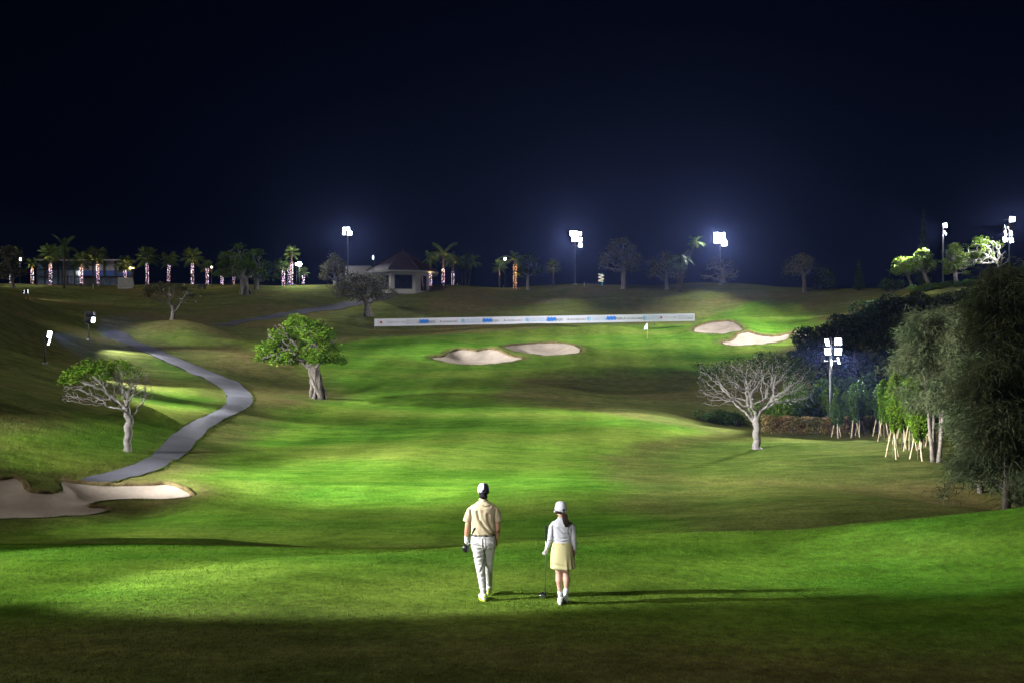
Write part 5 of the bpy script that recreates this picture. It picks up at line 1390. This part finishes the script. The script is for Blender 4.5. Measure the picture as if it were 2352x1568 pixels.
def folds(creases, back=True, base=0.0015):
    def f(co, no):
        out = base * (np.sin(co[:, 0] * 55 + co[:, 2] * 31) * np.sin(co[:, 2] * 38 - co[:, 0] * 17))
        wgt = np.clip(-no[:, 1] * 1.6 + 0.3, 0, 1)
        for pts, amp, w in creases:
            d = dpoly(co, pts); out = out + 1.5 * wgt * amp * (-np.exp(-(d / w) ** 2) + 0.35 * np.exp(-((d - 2.0 * w) / (1.3 * w)) ** 2))
        return out
    return f
M_SKIN = mat('skin', (0.50, 0.27, 0.17), 0.55, spec=0.35, var=0.06, scale=9)
M_SKIN2 = mat('fair_skin', (0.58, 0.34, 0.24), 0.55, spec=0.35, var=0.06, scale=9)
M_HAIR = mat('black_hair', (0.010, 0.008, 0.008), 0.6, spec=0.15, bump=0.4, bscale=120)
M_HAIR2 = mat('dark_brown_hair', (0.030, 0.014, 0.010), 0.55, spec=0.2, bump=0.5, bscale=90)
M_POLO = mat('beige_polo', (0.50, 0.41, 0.26), 0.85, spec=0.2, var=0.04, scale=14, bump=0.12, bscale=220)
M_TROU = mat('pale_trousers', (0.52, 0.505, 0.475), 0.85, spec=0.2, var=0.03, scale=12, bump=0.1, bscale=200)
M_KNIT = mat('white_knit', (0.64, 0.64, 0.67), 0.85, spec=0.2, var=0.05, scale=60, bump=0.15, bscale=120)
M_SKIRT = mat('straw_yellow_skirt', (0.62, 0.56, 0.28), 0.85, spec=0.2, var=0.04, scale=12, bump=0.1, bscale=200)
M_WSHOE = mat('white_shoe', (0.72, 0.72, 0.72), 0.5)
M_NEON = mat('neon_yellow_sole', (0.62, 0.75, 0.05), 0.5)
M_BLACK = mat('black_gloss', (0.012, 0.012, 0.014), 0.25, spec=0.6)
M_RUBBER = mat('grip_rubber', (0.015, 0.015, 0.016), 0.8)
M_STEEL = mat('shaft_steel', (0.30, 0.31, 0.32), 0.3, metal=0.9)
M_CAPG = mat('pale_grey_cap', (0.52, 0.54, 0.58), 0.85); M_CAPB = mat('navy_cap', (0.018, 0.02, 0.032), 0.8); M_CAPW = mat('white_cap', (0.62, 0.62, 0.66), 0.9)
M_EYE = mat('eye_dark', (0.02, 0.015, 0.012), 0.2); M_LIP = mat('lip', (0.42, 0.16, 0.13), 0.5)

def add_head(mb, c, yaw, rz=0.112):
    """head facing +Y, turned by yaw; returns its matrix"""
    m = Matrix.Translation(c) @ Matrix.Rotation(yaw, 4, 'Z')
    b = len(mb.v)
    t = MB()
    loft(t, [(0, 0.03, -rz * 1.05, .018, .02), (0, .028, -rz * .95, .038, .045), (0, .018, -rz * .7, .052, .068), (0, .008, -rz * .35, .064, .084), (0, 0, 0, .073, .094), (0, -.004, rz * .35, .074, .096), (0, -.006, rz * .7, .060, .078), (0, -.006, rz * .93, .032, .042), (0, -.006, rz * 1.0, .008, .01)], 24)
    t.sphere((0, .098, -.022), (.013, .02, .022), 8, 6)                 # nose
    for s in (-1, 1): t.sphere((s * .076, -.004, -.012), (.011, .020, .032), 8, 6)   # ears
    t.sphere((0, .072, -rz * .93), (.022, .018, .016), 8, 6)            # chin
    t.sphere((0, .088, .022), (.045, .012, .012), 10, 6)                # brow
    mb.add([m @ Vector(v) for v in t.v], t.f)
    return m
def face_bits(root, m):
    for s in (-1, 1):
        o = MB().sphere((s * .03, .083, .002), (.012, .009, .008), 8, 6).build('eye', M_EYE, root); o.matrix_basis = m
    o = MB().sphere((0, .086, -.062), (.022, .008, .007), 8, 5).build('mouth', M_LIP, root); o.matrix_basis = m

def hand(mb, wrist, palm_dir, out, curl_dir, grip=True, sc=1.0):
    """palm from wrist along palm_dir, fingers curl towards curl_dir, spread along out"""
    w = Vector(wrist); pd = Vector(palm_dir).normalized(); cd = Vector(curl_dir).normalized(); ou = Vector(out).normalized()
    mb.tube([w, w + pd * .03 * sc, w + pd * .085 * sc], [.024 * sc, .030 * sc, .030 * sc], 10)
    for s in (-.022, -.007, .008, .023): mb.tube([w + pd * .04 * sc + ou * s * .8, w + pd * .085 * sc + ou * s], [.013, .012], 7)
    lens = (.060, .072, .076, .066)
    for s, L in zip((-.027, -.009, .009, .027), lens):
        p0 = w + pd * .08 * sc + ou * s; L *= sc
        if grip: pts = [p0, p0 + pd * L * .30 + cd * L * .18, p0 + pd * L * .34 + cd * L * .60, p0 + pd * L * .02 + cd * L * .78]
        else: pts = [p0, p0 + pd * L * .4 + cd * L * .08, p0 + pd * L * .72 + cd * L * .25, p0 + pd * L * .92 + cd * L * .5]
        mb.tube(pts, [.0098, .0092, .0085, .0070], 7)
    t0 = w + pd * .025 * sc - ou * .026 + cd * .008
    mb.tube([t0, t0 - ou * .014 + pd * .022 + cd * .018, t0 - ou * .010 + pd * .045 + cd * .036], [.0125, .011, .0085], 7)

def cap(root, m, col_a, col_b, peak_col, name='cap', opening=True):
    """baseball cap; rear opening strap; two tone crown"""
    n = 28; rows = 9; V = []; F = []; MI = []
    for r_ in range(rows + 1):
        t = r_ / rows; ph = t * math.pi / 2
        for k in range(n):
            a = 2 * math.pi * k / n
            pn = 1 + .022 * abs(math.sin(3 * a + .3)) * math.cos(ph)
            x = pn * .084 * math.cos(a) * math.cos(ph) ** .56; y = -.004 + pn * .106 * math.sin(a) * math.cos(ph) ** .56; z = -.002 + .122 * math.sin(ph)
            if r_ == 0:
                z += -.018 * max(0, -math.sin(a)) ** 2      # lower at the back
            V.append((x, y, z))
    for r_ in range(rows):
        for k in range(n):
            aa = 2 * math.pi * (k + .5) / n
            if opening and r_ == 0 and abs(aa - 1.5 * math.pi) < .30: continue
            a = r_ * n + k; b = r_ * n + (k + 1) % n; F.append((a, b, b + n, a + n))
            MI.append(1 if (math.cos(aa) > .02 and math.cos(aa) < .80) else 0)
    o = mesh_obj(name, V, F, [col_a, col_b], root, True); o.data.polygons.foreach_set('material_index', MI); o.matrix_basis = m
    md = o.modifiers.new('thick', 'SOLIDIFY'); md.thickness = 0.004
    # peak
    V = []; F = []; k = 12
    for i in range(k + 1):
        a = R(42 + 96 * i / k); x = .082 * math.cos(a); y = .102 * math.sin(a); ex = 0.075 * math.sin((i / k) * math.pi) ** .6
        for t, dz in ((0, 0.008), (.5, 0.004), (1, -.012)): V.append((x * (1 + .12 * t), y + ex * t, dz - .02 * abs(math.cos(a)) * t))
    for i in range(k):
        for j in range(2): a = i * 3 + j; F.append((a, a + 1, a + 4, a + 3))
    p = mesh_obj('peak', V, F, peak_col, o, True); md = p.modifiers.new('thick', 'SOLIDIFY'); md.thickness = 0.004
    MB().sphere((0, -.004, .117), (.009, .009, .005), 8, 4).build('button', peak_col, o)
    if opening:
        st = MB(); st.tube([(.086 * math.cos(a), -.004 + .108 * math.sin(a), -.016) for a in np.linspace(R(248), R(292), 8)], .007, 6); st.build('strap', peak_col, o)
    return o

def shoe(root, at_, yaw, pitch, upper, sole_m, L=0.285, w=0.052):
    m = Matrix.Translation(at_) @ Matrix.Rotation(yaw, 4, 'Z') @ Matrix.Rotation(pitch, 4, 'X')
    u = MB()   # heel at y = -0.07, toe forward
    u.sphere((0, -.045, .055), (w * .85, .055, .060), 12, 8); u.sphere((0, .04, .050), (w * .9, .09, .048), 12, 8); u.sphere((0, .13, .038), (w, .085, .034), 12, 8)
    u.tube([(0, -.04, .05), (0, -.048, .105)], [.045, .041], 12)
    o = remesh_union(u, 0.007, 'shoe', upper, root, 3); o.matrix_basis = m
    so = MB(); pts = []
    for k in range(24):
        a = 2 * math.pi * k / 24; y = .058 + .155 * math.sin(a); ww = w * (1.0 if y > .05 else .86) * 1.04
        pts.append((ww * math.cos(a) * (1 - .1 * max(0, math.sin(a))), y))
    so.add([(x, y, 0) for x, y in pts] + [(x * 1.02, y, .022) for x, y in pts], [tuple(range(24))[::-1], tuple(range(24, 48))] + [(k, (k + 1) % 24, 24 + (k + 1) % 24, 24 + k) for k in range(24)])
    s = so.build('sole', sole_m, o)
    MB().box((0, -.098, .075), (.030, .006, .045)).build('heel_tab', sole_m, o)
    la = MB()
    for k in range(4): la.box((0, .035 + k * .022, .088 - k * .009), (.050, .007, .005))
    la.build('laces', sole_m if sole_m is M_NEON else upper, o)
    return o

def golf_club(grip_end, head_at, label, toe_dir, grip_len=0.27, headc=None):
    a = Vector(grip_end); b = Vector(head_at); d = (b - a).normalized()
    root = empty('golf_club', tuple(b)); tag(root, label, 'golf club'); inv = Matrix.Translation(-b)
    t = lambda v: tuple(v - b)
    MB().tube([t(a), t(a + d * .02), t(a + d * grip_len)], [.0145, .0150, .0105], 10).build('grip', M_RUBBER, root, True)
    MB().tube([t(a + d * grip_len * .98), t(b)], [.0075, .0052], 8).build('shaft', M_STEEL, root, True)
    td = Vector(toe_dir).normalized(); up = -d; up = (up - td * up.dot(td)).normalized(); fw = td.cross(up)
    mb = MB(); mb.sphere((0, 0, 0), (1, 1, 1), 18, 12)
    mb.v = [tuple(td * (v[0] * .060 + .045) + fw * (v[1] * .056 * (1 if v[1] > -.3 else .9)) + up * ((v[2] * .034 if v[2] > 0 else v[2] * .026) + .0)) for v in mb.v]
    h = mb.build('club_head', M_BLACK, root, True)
    mb = MB(); mb.box(td * .045 - fw * .050, (.001, .001, .001)); 
    f = MB(); k = 14; P = [td * (.045 + .050 * math.cos(6.283 * i / k)) - fw * .0505 + up * (.024 * math.sin(6.283 * i / k)) for i in range(k)]
    Q = [p + fw * .012 for p in P]; f.add(P + Q, [tuple(range(k)), tuple(range(k, 2 * k))[::-1]] + [(i, (i + 1) % k, k + (i + 1) % k, k + i)[::-1] for i in range(k)]); f.build('club_face', M_STEEL, h)
    MB().tube([t(b - d * .055), t(b + d * .01)], [.0075, .009], 8).build('hosel', M_BLACK, root)
    return root

def build_man():
    X0 = (1110 - 1176) / FPX * 15.42; Y0 = 15.42; Z0 = float(Hm(X0, Y0))
    root = empty('person', (X0, Y0, Z0)); tag(root, 'person in beige polo shirt, pale trousers and grey and navy cap, walking away', 'person')
    # body: one continuous skin surface
    b = MB()
    hm = add_head(b, (0.005, 0.025, 1.635), R(2))
    loft(b, [(0, .0, 1.40, .075, .07), (0, .005, 1.47, .058, .06), (0, .012, 1.55, .052, .058), (.003, .02, 1.60, .05, .055)], 18)
    loft(b, [(0, 0, .80, .12, .085), (0, 0, .95, .14, .095), (0, 0, 1.1, .145, .095), (0, 0, 1.3, .155, .095), (0, 0, 1.38, .12, .075), (0, 0, 1.44, .06, .05)], 22)
    b.tube([(-.13, 0, 1.37), (-.20, 0, 1.28), (-.232, -.005, 1.13), (-.245, .015, 1.02), (-.255, .03, .935)], [.045, .044, .043, .040, .029], 12)
    b.tube([(.13, 0, 1.37), (.192, -.005, 1.28), (.218, -.02, 1.13), (.215, .0, 1.03), (.20, .05, .93), (.185, .08, .87)], [.045, .044, .043, .040, .030, .032], 12)
    b.tube([(-.08, 0, .84), (-.055, .0, .58), (-.038, -.012, .46), (-.010, -.03, .25), (.008, -.035, .07)], [.08, .058, .050, .040, .032], 12)
    b.tube([(.085, 0, .84), (.086, .09, .64), (.078, .15, .50), (.08, .245, .35), (.078, .33, .19), (.076, .36, .08)], [.08, .06, .045, .040, .034, .032], 12)
    remesh_union(b, 0.009, 'body', M_SKIN, root, 2)
    face_bits(root, hm)
    # hair below the cap
    h = MB(); h.sphere((.003, .012, 1.632), (.076, .102, .080), 16, 10); h.sphere((.003, -.052, 1.575), (.060, .034, .050), 12, 8)
    h.sphere((.003, -.02, 1.56), (.066, .055, .045), 12, 8)
    remesh_union(h, .008, 'hair', M_HAIR, root, 2, lambda co, no: .003 * np.sin(co[:, 0] * 160) * np.sin(co[:, 2] * 60))
    cap(root, Matrix.Translation((.004, .020, 1.636)) @ Matrix.Rotation(R(2), 4, 'Z') @ Matrix.Rotation(R(-6), 4, 'X') @ Matrix.Diagonal((1.06, 1.06, 1.04, 1)), M_CAPG, M_CAPB, M_CAPB)
    # polo shirt
    s = MB()
    loft(s, [(0, 0, .985, .186, .122), (0, 0, 1.05, .184, .122), (0, 0, 1.15, .185, .122), (0, -.003, 1.28, .192, .124), (0, -.004, 1.37, .190, .118), (0, 0, 1.425, .165, .10), (0, 0, 1.462, .118, .08), (0, .004, 1.49, .078, .066)], 32, 2.3)
    s.tube([(-.07, 0, 1.395), (-.135, 0, 1.385), (-.19, 0, 1.345), (-.226, -.002, 1.26), (-.243, 0, 1.183)], [.05, .060, .062, .062, .066], 16)
    s.tube([(.07, 0, 1.395), (.135, -.002, 1.385), (.184, -.004, 1.345), (.212, -.01, 1.26), (.226, -.014, 1.183)], [.05, .060, .062, .061, .064], 16)
    cr = [([(-.08, 1.34), (-.06, 1.24), (-.01, 1.15), (.06, 1.08), (.14, 1.02), (.18, .99)], .010, .020), ([(.07, 1.30), (.085, 1.2), (.12, 1.11), (.175, 1.04)], .010, .018),
          ([(-.16, 1.12), (-.13, 1.05), (-.10, 1.0)], .006, .014), ([(-.02, 1.2), (.03, 1.10), (.10, 1.03)], .007, .012), ([(-.19, 1.36), (-.18, 1.26), (-.185, 1.17)], .010, .010), ([(.19, 1.37), (.172, 1.27), (.175, 1.17)], .010, .010), ([(-.11, 1.42), (0, 1.405), (.11, 1.42)], .004, .012)]
    remesh_union(s, .008, 'polo_shirt', M_POLO, root, 8, folds(cr))
    c = MB(); loft(c, [(0, .004, 1.475, .072, .066), (0, .008, 1.515, .064, .064), (0, .010, 1.53, .061, .062)], 22); loft(c, [(0, .004, 1.462, .088, .078), (0, .008, 1.51, .068, .067), (0, .01, 1.526, .064, .064)], 22)
    remesh_union(c, .006, 'collar', M_POLO, root, 2)
    MB().box((.003, -.106, 1.44), (.018, .004, .010), Matrix.Rotation(R(-25), 3, 'X')).build('back_logo', M_CAPB, root)
    bl = MB(); loft(bl, [(0, 0, .968, .179, .118), (0, 0, .998, .180, .119)], 30, 2.3); bl.build('belt', M_CAPB, root, True)
    # trousers
    p = MB()
    loft(p, [(0, 0, .985, .176, .116), (0, -.004, .93, .184, .122), (0, -.014, .87, .190, .132), (0, -.012, .81, .186, .128), (0, -.004, .775, .17, .11)], 30, 2.3)
    loft(p, [(-.085, -.01, .86, .098, .115), (-.070, -.012, .74, .092, .105), (-.056, -.008, .60, .080, .090), (-.038, -.012, .46, .070, .076), (-.022, -.022, .34, .062, .070), (-.008, -.032, .24, .054, .062), (.006, -.035, .125, .047, .058), (.008, -.035, .10, .045, .056)], 22)
    loft(p, [(.088, .0, .86, .098, .112), (.092, .05, .74, .088, .10), (.086, .10, .62, .076, .088), (.078, .15, .50, .064, .076), (.080, .22, .38, .058, .068), (.080, .30, .26, .052, .062), (.078, .35, .15, .048, .058)], 22)
    cr = [([(-.16, .93), (-.05, .945), (.10, .915)], .003, .008), ([(.002, .93), (.004, .86), (.012, .78), (.018, .70)], .010, .010), ([(-.13, .63), (-.06, .655), (.015, .68)], .007, .014), ([(-.04, .44), (.0, .52), (.02, .60)], .009, .013), ([(-.09, .40), (-.03, .36), (.02, .38)], .006, .014),
          ([(-.05, .22), (0, .20), (.04, .22)], .005, .012), ([(.06, .82), (.03, .74), (.03, .66)], .008, .014), ([(-.15, .80), (-.08, .775), (-.02, .79)], .006, .013), ([(-.10, .52), (-.04, .545)], .005, .012), ([(.05, .53), (.10, .545)], .006, .01)]
    remesh_union(p, .009, 'trousers', M_TROU, root, 3, folds(cr))
    for sx in (-1, 1):
        MB().box((sx * .10, -.138, .885), (.10, .004, .006), Matrix.Rotation(sx * R(-5), 3, 'Y')).build('pocket_seam', M_TROU, root)
    # gloved left hand round the club, bare right hand in the pocket
    hd = MB(); hand(hd, (-.255, .028, .945), (-.02, .02, -1), (0.25, 1, 0), (.9, -.15, -.05), True)
    hd.tube([(-.256, .028, .958), (-.255, .028, .925)], [.034, .033], 12)
    g = remesh_union(hd, .0045, 'glove', mat('white_glove', (.74, .74, .75), .6), root, 1)
    MB().box((-.255, -.006, .938), (.03, .006, .012)).build('glove_strap', M_CAPG, g)
    hd = MB(); hand(hd, (.192, .075, .89), (-.05, .2, -1), (0.1, 1, .1), (-.9, .1, 0), False); remesh_union(hd, .0045, 'hand', M_SKIN, root, 1)
    # socks and shoes
    MB().tube([(.008, -.035, .07), (.006, -.035, .125)], [.040, .042], 12).build('sock', M_WSHOE, root)
    MB().tube([(.075, .36, .09), (.078, .35, .16)], [.040, .042], 12).build('sock', M_WSHOE, root)
    shoe(root, (.004, -.02, 0.004), R(14), 0, M_WSHOE, M_NEON)
    shoe(root, (.072, .39, 0.045), R(-4), R(14), M_WSHOE, M_NEON)
    w = lambda v: (X0 + v[0], Y0 + v[1], Z0 + v[2])
    golf_club(w((-.092, -.98, 1.225)), w((-.262, .10, .80)), 'black driver carried by its neck in a white gloved hand', (-.15, .1, -1))
    return root

def build_woman():
    X0 = (1291 - 1176) / FPX * 15.17; Y0 = 15.17; Z0 = float(Hm(X0, Y0))
    root = empty('person', (X0, Y0, Z0)); tag(root, 'person in white top, straw yellow skirt and white cap with a ponytail, club held upright', 'person')
    yaw = R(24)
    b = MB(); hm = add_head(b, (-.018, .015, 1.412), yaw, .098)
    loft(b, [(-.01, 0, 1.20, .07, .06), (-.015, .0, 1.27, .047, .047), (-.018, .005, 1.33, .043, .045), (-.018, .01, 1.38, .043, .048)], 18)
    loft(b, [(0, 0, .72, .135, .10), (0, 0, .84, .13, .095), (0, 0, .93, .115, .08), (0, 0, 1.05, .12, .085), (0, 0, 1.14, .12, .08), (0, 0, 1.19, .09, .06), (0, 0, 1.24, .05, .045)], 22)
    b.tube([(-.10, 0, 1.165), (-.155, -.012, 1.09), (-.172, -.02, .98), (-.195, .02, .89), (-.225, .06, .815)], [.032, .032, .031, .030, .023], 12)
    b.tube([(.10, 0, 1.165), (.153, -.01, 1.09), (.170, -.015, .98), (.180, .01, .88), (.186, .03, .79)], [.032, .032, .031, .030, .023], 12)
    b.tube([(-.065, 0, .74), (-.055, .0, .56), (-.048, -.008, .46), (-.047, -.022, .35), (-.036, -.015, .24), (-.028, -.008, .13), (-.025, 0, .06)], [.085, .062, .048, .050, .034, .028, .030], 14)
    b.tube([(.068, 0, .74), (.062, -.005, .56), (.058, -.012, .46), (.064, -.045, .36), (.060, -.062, .27), (.056, -.066, .20), (.054, -.06, .14)], [.085, .062, .050, .051, .035, .029, .030], 14)
    remesh_union(b, .0085, 'body', M_SKIN2, root, 2); face_bits(root, hm)
    h = MB(); h.sphere((-.018, .005, 1.405), (.074, .096, .082), 16, 10); h.sphere((-.014, -.055, 1.375), (.05, .03, .035), 12, 8)
    for s in (-1, 1): h.sphere((-.018 + s * .066, .02, 1.37), (.016, .03, .045), 8, 6)
    hair = remesh_union(h, .008, 'hair', M_HAIR2, root, 2, lambda co, no: .002 * np.sin(co[:, 0] * 190))
    pt = MB(); g = np.random.default_rng(4)
    for k in range(16):
        ox, oy = g.normal(size=2) * .014; e = g.uniform(.85, 1.08)
        pt.tube([(.012 + ox * .3, -.092 + oy * .3, 1.368), (.022 + ox, -.125 + oy, 1.34), (.030 + ox * 1.4, -.138 + oy * 1.2, 1.27), (.040 + ox * 1.5, -.132 + oy, 1.21), (.050 + ox * .6, -.122, 1.37 - .205 * e)], [.012, .016, .015, .011, .003], 6)
    remesh_union(pt, .006, 'ponytail', M_HAIR2, root, 1)
    MB().tube([(.012 + .018 * math.cos(t), -.096, 1.368 + .018 * math.sin(t)) for t in np.linspace(0, 6.283, 12)], .006, 6).build('hair_tie', M_CAPB, root)
    cap(root, Matrix.Translation((-.018, .010, 1.386)) @ Matrix.Rotation(yaw, 4, 'Z') @ Matrix.Rotation(R(-5), 4, 'X') @ Matrix.Diagonal((1.02, 1.0, 1.12, 1)), M_CAPW, M_CAPW, M_CAPW)
    # top
    s = MB()
    loft(s, [(0, 0, .885, .138, .100), (0, 0, .93, .134, .094), (0, 0, 1.0, .134, .092), (0, -.002, 1.09, .142, .096), (0, -.003, 1.16, .150, .094), (-.002, 0, 1.205, .142, .082), (-.006, 0, 1.238, .10, .066), (-.010, 0, 1.262, .062, .054)], 30, 2.2)
    s.tube([(-.06, 0, 1.195), (-.115, 0, 1.192), (-.155, -.008, 1.14), (-.172, -.02, 1.03), (-.176, -.022, .97), (-.196, .018, .89), (-.222, .055, .822)], [.04, .044, .045, .041, .040, .037, .030], 14)
    s.tube([(.06, 0, 1.195), (.115, 0, 1.192), (.152, -.006, 1.14), (.168, -.014, 1.03), (.173, -.016, .97), (.182, .01, .88), (.187, .03, .80)], [.04, .044, .045, .041, .039, .036, .029], 14)
    cr = [([(-.10, 1.0), (-.02, .975), (.08, .985)], .005, .011), ([(-.11, .95), (0, .93), (.11, .955)], .005, .010), ([(-.05, 1.14), (.03, 1.06), (.12, 1.03)], .005, .013), ([(.12, 1.17), (.09, 1.10), (.11, 1.04)], .006, .010), ([(-.14, 1.16), (-.137, 1.08), (-.14, 1.0)], .009, .008), ([(.142, 1.16), (.14, 1.08), (.142, 1.0)], .009, .008), ([(-.20, 1.0), (-.16, .985)], .006, .008), ([(-.21, .94), (-.17, .95)], .006, .008), ([(-.10, .91), (.0, .90), (.1, .915)], .004, .008)]
    remesh_union(s, .0075, 'knit_top', M_KNIT, root, 6, folds(cr, base=.001))
    c = MB(); loft(c, [(-.012, 0, 1.25, .060, .054), (-.016, .002, 1.275, .053, .050), (-.017, .004, 1.290, .051, .050)], 20); remesh_union(c, .006, 'collar', M_KNIT, root, 2)
    # skirt with pleats on one side
    n = 72; rows = 12; V = []; F = []
    for i in range(rows + 1):
        t = i / rows; z = .912 - t * .382
        rx = .139 + .024 * math.sin(min(1, t * 2.2) * math.pi / 2) + .022 * t; ry = .100 + .026 * math.sin(min(1, t * 2.0) * math.pi / 2) + .022 * t
        for k in range(n):
            a = 2 * math.pi * k / n; pl = 0
            da = (a - R(312)) 
            if abs(da) < R(30): pl = .016 * max(0, t - .45) * 1.8 * math.cos(da * 14)
            pl += .006 * t * math.sin(a * 5 + 1)
            V.append((.008 * t + (rx + pl) * math.cos(a), (ry + pl) * math.sin(a) - .006 * t, z + .006 * t * math.sin(a * 2 + .6)))
    for i in range(rows):
        for k in range(n): a = i * n + k; b2 = i * n + (k + 1) % n; F.append((a, a + n, b2 + n, b2))
    sk = mesh_obj('skirt', V, F, M_SKIRT, root, True); md = sk.modifiers.new('t', 'SOLIDIFY'); md.thickness = .005
    wb = MB(); loft(wb, [(0, 0, .885, .1425, .1035), (0, 0, .918, .1415, .1025)], 36, cap=False); wo = wb.build('waistband', M_SKIRT, root, True); wo.modifiers.new('t', 'SOLIDIFY').thickness = .004
    MB().box((.003, -.106, .905), (.006, .006, .022)).build('belt_loop', M_HAIR2, root)
    MB().box((-.135, -.072, .835), (.014, .006, .012), Matrix.Rotation(R(-40), 3, 'Z')).build('skirt_logo', M_CAPB, root)
    # hands
    hd = MB(); hand(hd, (-.226, .062, .818), (-.12, .35, -1), (0.2, 1, .2), (-.9, .1, -.1), True, .92); remesh_union(hd, .0042, 'glove', mat('pale_glove', (.60, .58, .55), .6), root, 1)
    hd = MB(); hand(hd, (.187, .032, .795), (.0, .12, -1), (0, 1, 0), (-.9, .1, 0), False, .92); remesh_union(hd, .0042, 'hand', M_SKIN2, root, 1)
    # socks, shoes
    MB().tube([(-.026, 0, .06), (-.030, -.010, .135), (-.034, -.013, .195)], [.036, .033, .035], 14).build('sock', M_CAPW, root, True)
    MB().tube([(.054, -.06, .14), (.057, -.065, .20), (.060, -.062, .25)], [.036, .033, .035], 14).build('sock', M_CAPW, root, True)
    shoe(root, (-.024, .005, .004), R(-2), 0, M_WSHOE, M_WSHOE, w=.044)
    shoe(root, (.053, -.035, .105), R(-3), R(-36), M_WSHOE, M_WSHOE, w=.044)
    w = lambda v: (X0 + v[0], Y0 + v[1], Z0 + v[2])
    golf_club(w((-.242, -.02, 1.16)), w((-.232, .40, .055)), 'upright driver with its head on the grass beside the yellow skirt', (-1, .15, -.1), .24)
    return root
build_man(); build_woman()
# ------------------------------------------------------------------ night haze that catches the floodlights
def build_haze():
    m = bpy.data.materials.new('night_haze'); m.use_nodes = True; nt = m.node_tree; nt.nodes.clear()
    out = nt.nodes.new('ShaderNodeOutputMaterial'); v = nt.nodes.new('ShaderNodeVolumePrincipled')
    v.inputs['Color'].default_value = (0.30, 0.40, 1.0, 1); v.inputs['Density'].default_value = HAZE; v.inputs['Anisotropy'].default_value = 0.78
    nt.links.new(v.outputs[0], out.inputs['Volume'])
    zlo = float(GZ.min()) - 1.0
    MBx = MB(); x0, x1, y0, y1, z0, z1 = -2600, 2600, -400, 3100, zlo, 42.0
    MBx.box(((x0 + x1) / 2, (y0 + y1) / 2, (z0 + z1) / 2), (x1 - x0, y1 - y0, z1 - z0))
    o = MBx.build('haze', m); o['kind'] = 'stuff'; o['label'] = 'thin night haze over the whole course'; o['category'] = 'haze'
    return o
HAZE = 0.00005
build_haze()
